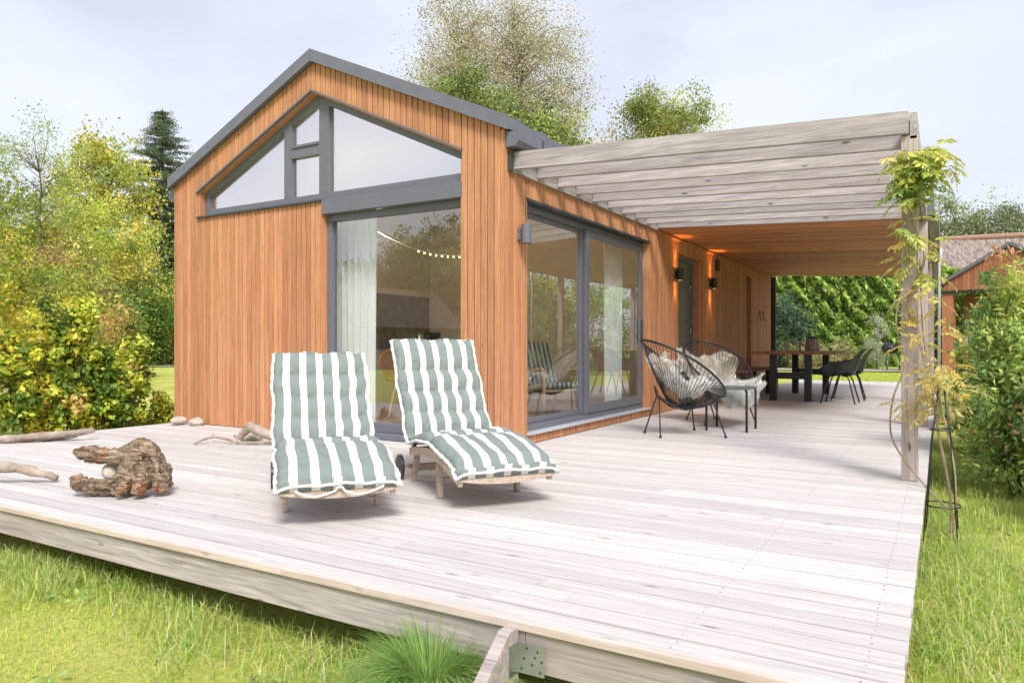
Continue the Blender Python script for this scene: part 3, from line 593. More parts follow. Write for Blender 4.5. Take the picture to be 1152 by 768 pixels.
for yy in (5.60, 9.42, 13.2, 16.95):
    m = MB(); m.box((-.24, yy, 0.002 if yy > 5 else 0), (-.14, yy+.10, 2.335 if yy < 6 else 2.315)); pb(m, 'post', M['weatherZ'], bevel=.004)
m = MB(); y = 9.37; rr = random.Random(5)
while y < 17.0:
    x0, x1 = XW+.004, -.15; rj = rr.uniform(0, .006)
    m.prism([(x0, zb(x0)-.012+rj), (x1, zb(x1)-.012+rj), (x1, zb(x1)+.02), (x0, zb(x0)+.02)], 1, y, y+.131, rr.random()); y += .146
pb(m, 'ceiling', M['cedarX'], bevel=.003)
m = MB(); m.prism([(XW+.003, 2.50), (-.08, 2.37), (-.08, 2.55), (XW+.003, 2.64)], 1, 9.40, 17.1); pb(m, 'canopy_roof', M['greyroof'])
m = MB(); m.box((XW+.001, 9.38, 2.425), (XW+.03, 17.02, 2.452)); pb(m, 'trim_strip', M['cedarX'])
m = MB(); m.box((-.14, 9.45, 2.32), (-.03, 17.1, 2.335)); m.box((-.045, 9.45, 2.335), (-.03, 17.1, 2.56)); pb(m, 'canopy_fascia', M['weatherY'])
dp = MB(); dp.tube([(-.02, 12.3, 2.35), (-.02, 12.3, 2.2), (-.04, 12.3, 2.1), (-.04, 12.3, -.3)], .022, 12); tag(dp.build('downpipe', M['pipe'], smooth=True), 'slim pale metal downpipe behind the front pergola post', 'downpipe')

# ------------------------------------------------------------------ sun loungers
def spline(pts, n):
    P = [Vector(p) for p in pts]; out = []
    for i in range(len(P)-1):
        p0, p1, p2, p3 = P[max(0, i-1)], P[i], P[i+1], P[min(len(P)-1, i+2)]
        for k in range(n):
            t = k/n; out.append(.5*((2*p1)+(p2-p0)*t+(2*p0-5*p1+4*p2-p3)*t*t+(3*p1-p0-3*p2+p3)*t**3))
    out.append(P[-1]); return out
def lounger(loc, rz, label, back, seed, loop):
    rnd = random.Random(seed)
    t = thing('sun_lounger', label, 'sun lounger', loc, rz, 'striped sun loungers on the deck')
    seat = [(.42, .195), (.30, .225), (.12, .265), (-.10, .285), (-.35, .265), (-.55, .235)]
    sp = spline([(a, 0, b) for a, b in seat], 6); W = .275
    for s in (-1, 1):
        m = MB(); 
        for a, b in zip(sp[:-1], sp[1:]): pass
        up = [p+Vector((0, 0, .0)) for p in sp]; dn = [p+Vector((0, 0, -.055)) for p in sp]
        poly = [(p.x, p.z) for p in up]+[(p.x, p.z) for p in dn[::-1]]
        n = len(sp); vs = [(x, s*W-.014, z) for x, z in poly]+[(x, s*W+.014, z) for x, z in poly]; fs = []
        for i in range(n-1):
            j = 2*n-1-i; o = 2*n
            fs += [(i, i+1, j-1, j), (i+o, j+o, j-1+o, i+1+o), (i, i+o, i+1+o, i+1), (j, j-1, j-1+o, j+o)]
        fs += [(0, 2*n-1, 4*n-1, 2*n), (n-1, n-1+2*n, n+2*n, n)]
        m.add(vs, fs, rnd.random()); m.build('side_rail', M['teak'], t, bevel=.003)
        m = MB(); m.bar((-.02, s*(W-.02), .24), (.0, s*(W-.02), 0), .03, .05, (1, 0, 0)); m.build('leg', M['teak'], t, bevel=.003)
        m = MB(); m.bar((-.50, s*(W-.03), .20), (-.60, s*(W-.03), 0), .03, .045, (1, 0, 0)); m.build('leg', M['teak'], t, bevel=.003)
        m = MB(); m.tube([(-.70, s*(W+.035)-.012, .085), (-.70, s*(W+.035)+.012, .085)], .085, 28); m.build('wheel', M['blackpl'], t, bevel=.004)
        # back rest stile
        m = MB(); m.bar((-.54, s*(W-.02), .235), (back[0]-.02, s*(W-.02), back[1]-.05), .026, .045, (1, 0, 0)); m.build('back_stile', M['teak'], t, bevel=.003)
    m = MB(); m.bar((-.02, -W+.02, .10), (-.02, W-.02, .10), .02, .035, (0, 0, 1)); m.bar((-.56, -W+.03, .09), (-.56, W-.03, .09), .02, .035); m.bar((-.70, -W-.03, .085), (-.70, W+.03, .085), .02, .03); [MB().add(*c).build('stretcher', M['teak'], t) for c in m.ch]
    # curved foot bar
    m = MB(); fp = [(.43, W*k/6*1.06, .195-.030*(1-(k/6)**2)) for k in range(-6, 7)]; 
    for a, b in zip(fp[:-1], fp[1:]): m.bar(a, b, .03, .04, (0, 0, 1), .4)
    m.build('foot_bar', M['teak'], t)
    m = MB()
    for i in range(3, len(sp)-1, 2):
        p = sp[i]; m.bar((p.x, -W, p.z-.008), (p.x, W, p.z-.008), .045, .012)
    for k in range(9):
        q = Vector((-.54, 0, .26)).lerp(Vector((back[0], 0, back[1]-.05)), (k+.5)/9); m.bar((q.x-.0, -W, q.z), (q.x, W, q.z), .045, .012, (1, 0, .5))
    m.build('slat', M['teak'], t)
    # cushion
    prof = [(.455, 0, .200), (.38, 0, .225), (.26, 0, .255), (.10, 0, .290), (-.12, 0, .310), (-.34, 0, .295), (-.50, 0, .262), (-.565, 0, .30)]
    bx, bz = back; s0 = Vector((-.565, 0, .30))
    for k in (.18, .4, .62, .82, 1.0): q = s0.lerp(Vector((bx, 0, bz)), k); prof.append((q.x-.012*math.sin(k*PI), 0, q.z))
    cp = spline(prof, 14); L_ = [0]
    for a, b in zip(cp[:-1], cp[1:]): L_.append(L_[-1]+(b-a).length)
    nv = 49; HW = .302; vs = []; uu = []; rows = len(cp); tot = L_[-1]; crease = [.02, .22, .42, .62]
    sj = L_[min(range(rows), key=lambda i: (cp[i]-s0).length)]
    cre = [L_[0]+.045, sj-.48, sj-.24, sj-.0, sj+.165, sj+.33, sj+.50, tot-.008]
    top = []; bot = []
    for i, p in enumerate(cp):
        tg = (cp[min(i+1, rows-1)]-cp[max(i-1, 0)]).normalized(); nr = Vector((-tg.z, 0, tg.x)); nr = -nr if nr.z < 0 or (abs(nr.z) < .3 and nr.x < 0) else nr
        for j in range(nv):
            u = -1+2*j/(nv-1); dcr = min(abs(L_[i]-c-.007*math.sin(u*9+seed)) for c in cre)
            puff = .30+.70*min(1, dcr/.07)**.5; edge = max(0, 1-abs(u)**7)**.5
            tuft = 1-.45*math.exp(-((abs(((u*2.5+.5) % 1)-.5))/.12)**2)*math.exp(-(dcr/.035)**2)
            hgt = (.062 if seed == 1 else .066)*puff*edge*tuft+.006*math.sin(7*u+L_[i]*9+seed)*edge+.003*math.sin(23*u+L_[i]*31)*edge
            wv = HW*(1+.018*math.sin(L_[i]*17+seed)+.012*(1 if dcr > .05 else 0)); sag = -.012*(1-u*u)+.02*abs(u)**3*(-1 if i < 14 else 0)
            yv = u*wv; end = .012*math.sin(u*5+seed) if i in (0, rows-1) else 0
            top.append(p+nr*(hgt+sag+.012)+Vector((0, yv, 0))); bot.append(p+nr*(-.006*edge+sag+.006)+Vector((0, yv*.985, 0))); uu.append(u)
    vs = top+bot; n0 = len(top); fs = []
    for i in range(rows-1):
        for j in range(nv-1):
            a = i*nv+j; fs += [(a, a+nv, a+nv+1, a+1), (n0+a, n0+a+1, n0+a+nv+1, n0+a+nv)]
        a = i*nv; fs += [(a, n0+a, n0+a+nv, a+nv)]; a = i*nv+nv-1; fs += [(a, a+nv, n0+a+nv, n0+a)]
    for j in range(nv-1):
        fs += [(j, j+1, n0+j+1, n0+j)]; a = (rows-1)*nv+j; fs += [(a, n0+a, n0+a+1, a+1)]
    m = MB(); m.add(vs, fs, .5); cu = m.build('cushion', M['stripe'], t, smooth=True)
    at_ = cu.data.attributes.new('su', 'FLOAT', 'POINT'); at_.data.foreach_set('value', uu+uu)
    m = MB()
    for s in (0, nv-1):
        m.tube([(top[i*nv+s]+bot[i*nv+s])/2+Vector((0, (.006 if s else -.006), 0)) for i in range(rows)], [.011+.002*math.sin(i*.9+seed) for i in range(rows)], 8)
    for i in (0, rows-1): m.tube([(top[i*nv+j]+bot[i*nv+j])/2 for j in range(nv)], .0085, 8)
    m.build('piping', M['piping'], cu, smooth=True)
    if loop:
        pts = []
        for k in range(41):
            a = k/40; yy = -.22+.44*a; lz = .196-.032*abs(math.sin(a*2*PI))+(.012 if .45 < a < .55 else 0); pts.append((.465+.012*math.sin(a*PI*4), yy, lz))
        m = MB(); m.tube(pts, .006, 6); m.build('tie_band', M['piping'], cu, smooth=True)
    return t
RL = math.atan2(-.65, .76)
lounger((-2.965, 3.015, .001), RL, 'left striped lounger with a loose tie band hanging at its foot end', (-.97, .85), 1, True)
lounger((-2.455, 3.755, .001), RL+.09, 'right striped lounger with higher backrest, nearer the cabin corner', (-.95, .945), 2, False)

# ------------------------------------------------------------------ string chairs
def stringchair(loc, rz, label):
    t = thing('string_chair', label, 'chair', loc, rz, 'black egg shaped string chairs')
    back = Vector((-.42, 0, .97)); front = Vector((.43, 0, .385)); c = (back+front)/2; ax = (front-back)/2
    def ring(th, k=1): # th=0 front
        wd = .385+.03*math.cos(th); return c+ax*math.cos(th)*k+Vector((0, wd*math.sin(th)*k, 0))+Vector((ax.z, 0, -ax.x))*(-.10*math.sin(th)**2)
    R = [ring(2*PI*i/64) for i in range(64)]
    m = MB(); m.tube(R, .0125, 8, closed=True); m.build('rim', M['black'], t, smooth=True)
    ic = Vector((-.04, 0, .275)); I = [ic+Vector((.085*math.cos(2*PI*i/64), .10*math.sin(2*PI*i/64), -.02*math.cos(2*PI*i/64))) for i in range(64)]
    m = MB(); m.tube(I, .009, 6, closed=True); m.build('inner_ring', M['black'], t, smooth=True)
    m = MB()
    for i in range(64):
        a, b = R[i], I[i]; mid = a.lerp(b, .55)+Vector((0, 0, -.035)); m.tube([a, a.lerp(mid, .5)+Vector((0, 0, -.012)), mid, b], .0032, 5)
    m.build('cord', M['black'], t, smooth=True)
    for s in (-1, 1):
        m = MB(); m.tube([(-.26, s*.03, .40), (-.32, s*.20, .012)], .008, 8); lg = m.build('leg', M['black'], t, smooth=True)
        f_ = MB(); f_.tube([(-.32, s*.20, .0), (-.318, s*.196, .022)], .014, 10); f_.build('foot_cap', M['blackpl'], lg)
        m = MB(); m.tube([(.22, s*.24, .37), (.31, s*.34, .012)], .008, 8); lg = m.build('leg', M['black'], t, smooth=True)
        f_ = MB(); f_.tube([(.31, s*.34, .0), (.3085, s*.337, .022)], .014, 10); f_.build('foot_cap', M['blackpl'], lg)
    m = MB(); m.tube([(.22, -.24, .37), (.12, -.15, .30), (0, -.1, .262), (-.12, -.06, .30), (-.26, -.03, .40), (-.30, 0, .50), (-.26, .03, .40), (-.12, .06, .30), (0, .1, .262), (.12, .15, .30), (.22, .24, .37)], .008, 8); m.build('under_frame', M['black'], t, smooth=True)
    return t
stringchair((-2.30, 7.30, .001), math.atan2(.68, .73), 'black string chair with its back to the loungers, nearer the sliding door')
stringchair((-2.34, 8.74, .001), math.atan2(-.62, .70), 'black string chair facing the camera under white sheepskin, farther along the cabin wall')
# small metal side table
t = thing('side_table', 'small dark metal side table between the two string chairs', 'side table', (-1.98, 8.04, .001))
m = MB(); m.box((-.23, -.23, .445), (.23, .23, .465)); m.build('table_top', M['grey'], t, bevel=.006)
for sx in (-1, 1):
    for sy in (-1, 1):
        m = MB(); m.tube([(sx*.20, sy*.21, .444), (sx*.212, sy*.212, .42), (sx*.212, sy*.212, 0)], .013, 10); m.build('leg', M['black'], t, smooth=True)
# sheepskins
def furmat():
    m, nt, out = newmat('fleece'); b = N(nt, 'ShaderNodeBsdfPrincipled', Roughness=1.); b.inputs['Specular IOR Level'].default_value = .1
    a = N(nt, 'ShaderNodeAttribute', attribute_name='lcol'); nt.links.new(a.outputs['Color'], b.inputs['Base Color']); t_ = N(nt, 'ShaderNodeBsdfTranslucent'); nt.links.new(a.outputs['Color'], t_.inputs['Color'])
    mx = N(nt, 'ShaderNodeMixShader', Fac=.2); nt.links.new(b.outputs[0], mx.inputs[1]); nt.links.new(t_.outputs[0], mx.inputs[2]); nt.links.new(mx.outputs[0], out.inputs[0]); return m
M['fur'] = furmat(); M['hide'] = plain('hide', (.93, .91, .87), .95)
def sheepskin(label, surf, w, mat3, nrm, n=9000, seed=0):
    """surf(u,v) -> local point on the chair; u along the hide, v across -1..1"""
    rg = np.random.default_rng(seed); root = thing('sheepskin', label, 'sheepskin', mat3[0], mat3[1])
    G = 30; m = MB(); m.grid(lambda a, b: Vector(surf(a, (b*2-1)*(w(a))))+Vector((0, 0, .008)), G, 16, .5); hide = m.build('hide', M['hide'], root, smooth=True)
    tx = bpy.data.textures.new('fleece_tufts', 'CLOUDS'); tx.noise_scale = .06; sb = hide.modifiers.new('s', 'SUBSURF'); sb.levels = sb.render_levels = 2; dd = hide.modifiers.new('d', 'DISPLACE'); dd.texture = tx; dd.strength = .05; dd.mid_level = .5
    u = rg.random(n); v = rg.uniform(-1.05, 1.05, n); P = np.array([surf(a, b*w(a)*(1+.10*math.sin(a*21+b*4))) for a, b in zip(u, v)]); nn = unit(np.array([nrm(a, b) for a, b in zip(u, v)]))
    cl = rg.normal(0, .5, (80, 3)); ci = ((u*9).astype(int)*9+((v+1.05)*4.2).astype(int)) % 80
    d = unit(nn+cl[ci]+rg.normal(0, .35, (n, 3))); s = rg.uniform(.035, .07, (n, 1)); side = unit(np.cross(d, rg.normal(size=(n, 3)))); w_ = .005
    P = P+nn*.012; V = np.stack([P-side*w_, P+side*w_, P+d*s+side*.001+np.array([0, 0, -.006]), P+d*s-side*.001+np.array([0, 0, -.006])], 1)
    tn = rg.uniform(.94, 1.06, (n, 1)); warm = (u[:, None] < .3) & (rg.random((n, 1)) < .6); c = np.where(warm, np.array([[.82, .74, .62]]), np.array([[.95, .935, .90]]))*tn
    quadmesh('fleece', V, np.clip(c, 0, .96), M['fur'], hide); return root
def s1(u, v):   # lies in chair 1: from mid back down to the seat
    x = -.30+.50*u; z = .70-.62*u+.36*u*u*u-.0; z = max(z, .31+.02*abs(v)*3); return (x+.03*math.sin(9*v), v*.24, z+.42*(v*.24/.3)**2*.5)
sheepskin('white sheepskin lying in the string chair nearer the sliding door', s1, lambda a: .9+.15*math.sin(a*7), ((-2.30, 7.30, .001), math.atan2(.68, .73)), lambda a, b: (.6-.5*a, -.4*b, 1), 26000, 1)
def s2(u, v):
    if u < .40: k = u/.40; x = -.31+.33*k; z = .74-.37*k+.03*math.sin(k*PI)*-1
    elif u < .72: k = (u-.4)/.32; x = .02+.38*k; z = .36+.07*k
    else: k = (u-.72)/.28; x = .40+.08*math.sin(k*PI/2); z = .43-.22*k
    wv = .33 if u < .72 else .33-.12*(u-.72)/.28; return (x, v*wv, z+.10*(v*wv/.33)**2*(1 if u < .72 else .3)+.02*math.sin(6*v+9*u))
sheepskin('large white sheepskin draped over the farther string chair, hanging down in front', s2, lambda a: 1.0+.12*math.sin(a*11), ((-2.34, 8.74, .001), math.atan2(-.62, .70)), lambda a, b: (.7, -.3*b, .8), 42000, 2)

# ------------------------------------------------------------------ dining table, bench, tub chairs
t = thing('dining_table', 'long dark legged dining table with brown plank top under the canopy', 'dining table', (-2.15, 13.75, .001))
m = MB()
for k in range(6): m.box((-.585+k*.195, -1.30, .765), (-.585+k*.195+.192, 1.30, .815))
m.build('table_top', M['tabletop'], t, bevel=.003)
for sx, sy in ((-.27, -1.1), (.27, -1.1), (-.27, 1.0), (.27, 1.0)):
    m = MB(); m.box((sx-.055, sy-.055, 0), (sx+.055, sy+.055, .764)); m.build('leg', M['black'], t, bevel=.004)
for sy in (-1.1, 1.0):
    m = MB(); m.box((-.214, sy-.03, .36), (.214, sy+.03, .47)); m.build('cross_rail', M['black'], t)
m = MB(); m.box((-.03, -1.06, .38), (.03, .96, .45)); m.build('long_rail', M['black'], t)
t = thing('garden_bench', 'low wooden bench with black legs between dining table and cabin wall', 'bench', (-2.97, 13.4, .001))
m = MB(); m.box((-.17, -1.25, .455), (-.003, 1.2, .50)); m.box((.003, -1.25, .455), (.17, 1.2, .50)); m.build('seat', M['tabletop'], t, bevel=.003)
for sy in (-1.0, .95):
    for sx in (-.12, .12): m = MB(); m.box((sx-.035, sy-.035, 0), (sx+.035, sy+.035, .454)); m.build('leg', M['black'], t)
m = MB(); m.box((-.03, -.96, .2), (.03, .91, .26)); m.build('stretcher', M['black'], t)
def tub():
    t = thing('tub_chair', 'x', 'chair', (0, 0, 0), 0, 'black tub chairs at the dining table')
    def rim(a):   # a: -1..1 around the shell, 0 = back
        th = a*2.15; rx = .27+.03*math.cos(th); x = -math.cos(th)*rx*(1.05 if abs(a) < .5 else 1); 
        if abs(a) > .62: x = -math.cos(.62*2.15)*rx+(abs(a)-.62)*.85
        y = math.sin(min(abs(th), 1.5))*.30*(1 if a > 0 else -1); h_ = .67+.20*max(0, 1-(abs(a)/.42)**2.2) if abs(a) < .42 else .67-.02*(abs(a)-.42)
        if abs(a) > .8: h_ -= (abs(a)-.8)*.55
        return Vector((x, y, h_))
    def P(a, b):
        a = a*2-1; r = rim(a); base = Vector((r.x*.72+.02, r.y*.66, .46)); q = base.lerp(r, b**.8); q.x -= .05*b*b*(1 if abs(a) < .5 else 0)*(1-abs(a)*2); return q
    m = MB(); m.grid(P, 41, 12); m.grid(lambda u, v: Vector((-.19+.44*u, (-.205+.41*v), .455-.012*math.sin(u*PI)*math.sin(v*PI)+.0)), 10, 10)
    s = m.build('shell', M['blackpl'], t, smooth=True); so_ = s.modifiers.new('s', 'SOLIDIFY'); so_.thickness = .014
    for sx, sy, fx in ((-.13, -.15, -.25), (-.13, .15, -.25), (.13, -.15, .25), (.13, .15, .25)):
        m = MB(); m.tube([(sx*.4, sy*.9, .435), (sx, sy, .425), (sx+(fx-sx)*.25, sy*1.1, .36), (fx, sy*1.5, 0)], .0115, 8); m.build('leg', M['black'], t, smooth=True)
    return t
tb = tub(); tb.location = (-1.40, 12.62, .001); tb.rotation_euler = (0, 0, PI-.05); tb['label'] = 'black tub armchair nearest the camera at the dining table'
dup(tb, (-1.36, 13.45, .001), PI+.04, 'black tub armchair behind the nearest one at the dining table')
# things on the table
t = thing('wooden_candle_house', 'small open pale wood house frame standing on the far end of the table', 'table decoration', (-2.45, 14.72, .8165))
m = MB(); m.bar((-.22, 0, .065), (0, 0, .215), .10, .02, (0, 0, 1)); m.bar((0, 0, .215), (.22, 0, .065), .10, .02, (0, 0, 1)); m.build('roof', M['lightwood'], t)
m = MB(); m.box((-.13, -.03, 0), (-.10, .03, .12)); m.box((.10, -.03, 0), (.13, .03, .12)); m.box((-.13, -.04, 0), (.13, .04, .012)); m.build('frame', M['teak'], t)
t = thing('slatted_lantern', 'round brown slatted lantern with dark lid on the dining table', 'lantern', (-2.10, 14.62, .8165))
for k in range(14):
    a = 2*PI*k/14; m = MB(); m.bar((.125*math.cos(a), .125*math.sin(a), .01), (.10*math.cos(a), .10*math.sin(a), .225), .035, .008, (math.cos(a), math.sin(a), 0)); m.build('slat', M['teak'], t)
m = MB(); m.lathe([(.0001, 0), (.13, 0), (.13, .012), (.0001, .012)]); m.lathe([(.11, .22), (.11, .235), (.05, .265), (.0001, .27)]); m.build('lid', M['black'], t)
m = MB(); m.lathe([(.0001, .012), (.04, .012), (.04, .12), (.0001, .12)], 16); m.build('candle', M['curtain'], t)
sh = thing('firewood_basket', 'small dark rack holding brown logs against the cabin wall behind the bench', 'log rack', (-3.08, 15.5, .001))
m = MB(); m.box((-.15, -.3, .09), (.15, .3, .11)); m.box((-.15, -.3, 0), (-.12, -.27, .3)); m.box((.12, -.3, 0), (.15, -.27, .3)); m.box((-.15, .27, 0), (-.12, .3, .3)); m.box((.12, .27, 0), (.15, .3, .3)); m.build('rack', M['black'], sh)
for (a, b) in ((-.07, .16), (.03, .155), (-.02, .23)): m = MB(); m.tube([(a, -.26, b), (a, .24, b+.004)], .045, 12); m.build('log', M['driftpale'], sh)

# ------------------------------------------------------------------ driftwood
R_ = Vector((CS, SN, 0)); TW = Vector((SN, -CS, 0))
def chain(m, pts, n=10, wob=.12, seed=0):
    P = spline([(p[0], p[1], p[2]) for p in pts], 5); rad = spline([(p[3], 0, 0) for p in pts], 5); rr = random.Random(seed)
    m.tube(P, [max(.003, q.x*(1+rr.uniform(-wob, wob))) for q in rad], n)
def drift(name, label, cat, loc, chains, mat, vox, disp, rz=T0, group=None):
    o_ = MB()
    for i, ch in enumerate(chains): chain(o_, ch, seed=i)
    o = o_.build(name, mat, smooth=True, loc=loc); o.rotation_euler = (0, 0, rz); tag(o, label, cat, group)
    r = o.modifiers.new('r', 'REMESH'); r.mode = 'VOXEL'; r.voxel_size = vox; r.use_smooth_shade = True
    for k, (sz, st) in enumerate(disp):
        tx = bpy.data.textures.new(name+'_roughness', 'CLOUDS'); tx.noise_scale = sz; tx.noise_depth = 3; d = o.modifiers.new('d', 'DISPLACE'); d.texture = tx; d.strength = st; d.mid_level = .5
    return o
# local: x to the photo's right, y away, z up
drift('driftwood_root', 'gnarled brown driftwood root with two open jaw like arms on the deck', 'driftwood', (-4.32, 2.62, .0),
      [[(-.30, 0, .272, .012), (-.26, 0, .262, .040), (-.19, .01, .250, .050), (-.10, .02, .235, .048), (-.02, .02, .235, .055), (.07, .01, .27, .062), (.14, 0, .295, .055), (.19, 0, .24, .050)],
       [(-.275, -.02, .125, .030), (-.26, -.02, .085, .048), (-.19, -.03, .060, .050), (-.08, -.03, .055, .052), (.02, -.02, .065, .060), (.12, 0, .09, .070), (.18, .02, .12, .07)],
       [(-.04, 0, .09, .03), (.03, 0, .15, .055), (.08, 0, .21, .070), (.14, 0, .25, .06)], [(.0, -.05, .07, .03), (.06, -.06, .15, .045), (.11, -.05, .24, .045), (.13, -.03, .30, .03)],
       [(.19, 0, .24, .055), (.235, -.02, .14, .055), (.26, -.03, .06, .04), (.27, -.04, .03, .025)],
       [(.14, -.06, .20, .05), (.16, -.10, .10, .045), (.15, -.13, .03, .03)], [(.10, -.05, .16, .045), (.06, -.10, .07, .035), (.03, -.13, .02, .02)],
       [(.2, .08, .16, .06), (.2, .13, .06, .04), (.22, .15, .02, .03)], [(-.23, 0, .25, .018), (-.225, -.01, .205, .006)], [(.0, -.07, .12, .018), (-.03, -.09, .10, .012), (-.07, -.10, .10, .005)],
       [(.10, 0, .30, .03), (.13, -.02, .335, .02), (.16, -.02, .34, .012)], [(.20, -.05, .27, .022), (.235, -.06, .20, .018), (.24, -.07, .12, .016), (.23, -.08, .05, .012)]],
      M['drift'], .006, [(.10, .022), (.035, .016), (.012, .006)])
def pebble(label, loc, s, seed):
    m = MB(); me = bmesh.new(); bmesh.ops.create_icosphere(me, subdivisions=3, radius=1); rr = random.Random(seed); a = [rr.uniform(0, 6) for _ in range(6)]
    vs = []
    for v in me.verts:
        p = v.co; k = 1+.12*math.sin(2.3*p.x+a[0])+.1*math.sin(3.1*p.y+a[1])+.08*math.sin(2.9*p.z+a[2]); vs.append((p.x*k*s[0], p.y*k*s[1], p.z*k*s[2]))
    m.add(vs, [tuple(v.index for v in f.verts) for f in me.faces]); me.free(); o = m.build('stone', M['stone'], smooth=True, loc=loc); o.rotation_euler = (0, 0, seed); return tag(o, label, 'stone')
ctr = Vector((-4.32, 2.62, 0))
pebble('round grey stone lying between the jaws of the driftwood root', tuple(ctr+R_*-.11+TW*-.06+Vector((0, 0, .135))), (.065, .05, .05), 1)
pebble('larger pale stone at the left foot of the cabin front', (-7.58, 5.26, .045), (.10, .08, .055), 2)
pebble('smaller rounded pale stone second from the left at the cabin foot', (-7.36, 5.33, .04), (.09, .07, .05), 3)
pebble('pale stone beneath the thick driftwood branch by the cabin front', (-5.72, 4.75, .04), (.10, .07, .05), 4)
drift('driftwood_log', 'long pale driftwood branch lying along the left edge of the deck', 'driftwood', (-7.62, 3.28, .035), [[(-.9, -.62, .0, .036), (-.5, -.35, .015, .040), (-.1, .0, .0, .038), (.2, .30, .02, .032), (.45, .62, .04, .030), (.52, .74, .06, .022)], [(.1, .15, 0, .028), (.25, .48, -.015, .020), (.34, .68, -.01, .010)], [(-.3, -.2, .02, .02), (-.1, -.1, .04, .012), (.05, -.02, .05, .006)]], M['driftpale'], .008, [(.09, .025), (.02, .012)], 0)
drift('driftwood_log', 'short arched driftwood piece at the left frame edge, in front of the root', 'driftwood', (-5.40, 2.40, .035), [[(-.62, -.1, .0, .034), (-.40, -.05, .035, .036), (-.2, 0, .075, .036), (0, 0, .078, .034), (.16, .03, .060, .030), (.32, .05, .015, .026), (.38, .06, -.005, .018)], [(-.1, 0, .09, .018), (.05, .01, .10, .014), (.18, .02, .085, .008)]], M['driftpale'], .006, [(.07, .022), (.018, .010)])
drift('driftwood_branch', 'forked pale driftwood branch with thin twigs at the foot of the cabin front', 'driftwood', (-5.62, 4.58, .045),
      [[(-.05, 0, .0, .03), (0, 0, .06, .035), (.05, 0, .11, .045)], [(.03, .0, .12, .045), (.15, -.02, .075, .05), (.28, -.04, .03, .05), (.42, -.08, .0, .045)],
       [(.42, -.08, 0, .03), (.2, -.12, -.02, .014), (-.02, -.10, -.02, .013), (-.18, .0, .0, .012), (-.30, .05, .01, .012), (-.36, -.02, 0, .011), (-.42, -.12, -.03, .012)], [(-.30, .05, .01, .01), (-.34, .1, .03, .008)], [(-.02, -.1, -.02, .01), (-.1, .02, .03, .008)]],
      M['driftpale'], .006, [(.05, .014), (.018, .006)])

# ------------------------------------------------------------------ interior
def curtain(label, p, q, z0, z1, waves, amp, group='white curtains inside the cabin'):
    p, q = Vector(p), Vector(q); d = (q-p); n = Vector((-d.y, d.x)).normalized(); L_ = d.length; rr = random.Random(waves)
    def P(a, b):
        w = math.sin(a*waves*2*PI+.8*math.sin(a*5))*amp*(.6+.4*b)+.01*math.sin(a*waves*5+b*3); r = p+d*a*(1-.0*b)+n*w; return Vector((r.x, r.y, z1+(z0-z1)*b))
    m = MB(); m.grid(P, waves*14, 10); o = m.build('curtain', M['curtain'], smooth=True); tag(o, label, 'curtain', group)
curtain('white pleated curtain hanging at the left of the front window', (-5.85, 5.80), (-5.10, 5.84), .10, 2.30, 9, .04)
curtain('white curtain bunched at the far end of the side sliding door', (-3.64, 8.45), (-3.64, 8.95), .10, 2.30, 6, .03)
t = thing('kitchen_counter', 'pale kitchen counter with dark worktop seen through the front window', 'kitchen counter', (-7.44, 8.45, .061), PI/2)
m = MB(); m.box((-1.8, -.28, .0), (1.8, .30, .80)); m.build('cabinet', M['counter'], t)
m = MB(); m.box((-1.82, -.31, .801), (1.82, .315, .83)); m.build('worktop', M['greydark'], t)
t = thing('kettle', 'black and steel electric kettle on the kitchen counter', 'kettle', (-7.42, 9.55, .895)); m = MB(); m.lathe([(.0001, 0), (.08, 0), (.085, .02), (.06, .19), (.05, .21), (.0001, .22)], 20); m.build('body', M['steel'], t, smooth=True); m = MB(); m.tube([(.055, 0, .2), (.12, 0, .2), (.13, 0, .1), (.085, 0, .04)], .012, 8); m.build('handle', M['black'], t)
t = thing('coffee_maker', 'dark coffee machine beside the kettle on the kitchen counter', 'coffee maker', (-7.46, 9.95, .895)); m = MB(); m.box((-.09, -.1, 0), (.09, .12, .03)); m.box((-.09, .03, .03), (.09, .12, .24)); m.box((-.09, -.1, .19), (.09, .03, .24)); m.build('body', M['black'], t, bevel=.008); m = MB(); m.lathe([(.0001, .031), (.05, .031), (.055, .1), (.04, .13), (.0001, .13)], 16, (0, -.04, 0)); m.build('jug', M['steel'], t, smooth=True)
t = thing('fruit_bowl', 'bowl of green and red fruit on the kitchen counter', 'bowl', (-7.40, 9.05, .895)); m = MB(); m.lathe([(.0001, 0), (.05, 0), (.11, .06), (.105, .06), (.05, .01), (.0001, .01)], 20); m.build('bowl', M['lightwood'], t, smooth=True)
fm = plain('fruit_skin', (.25, .28, .04), .4, var=.5)
for a in range(5): m = MB(); m.lathe([(.034*math.sin(k*PI/8)+.0001, -.034*math.cos(k*PI/8)) for k in range(9)], 12, (.05*math.cos(a*1.3), .05*math.sin(a*1.3), .065)); m.build('fruit', fm, t, smooth=True)
def shell_chair(loc, rz, label, mat):
    t = thing('armchair', label, 'armchair', loc, rz)
    m = MB()
    def P(a, b):
        th = (a*2-1)*1.75; hh = .42+.36*b*(math.cos(th/2)**2)+.06*b; r = .22+.09*b; return Vector((-math.cos(th)*r, math.sin(th)*r*1.05, hh))
    m.grid(P, 31, 10); m.lathe([(.0001, .42), (.22, .42), (.23, .46), (.0001, .475)], 24); s = m.build('shell', mat, t, smooth=True); q = s.modifiers.new('s', 'SOLIDIFY'); q.thickness = .02
    for sx in (-1, 1):
        for sy in (-1, 1): m = MB(); m.tube([(sx*.12, sy*.12, .42), (sx*.24, sy*.22, 0)], .014, 8); m.build('leg', M['lightwood'], t)
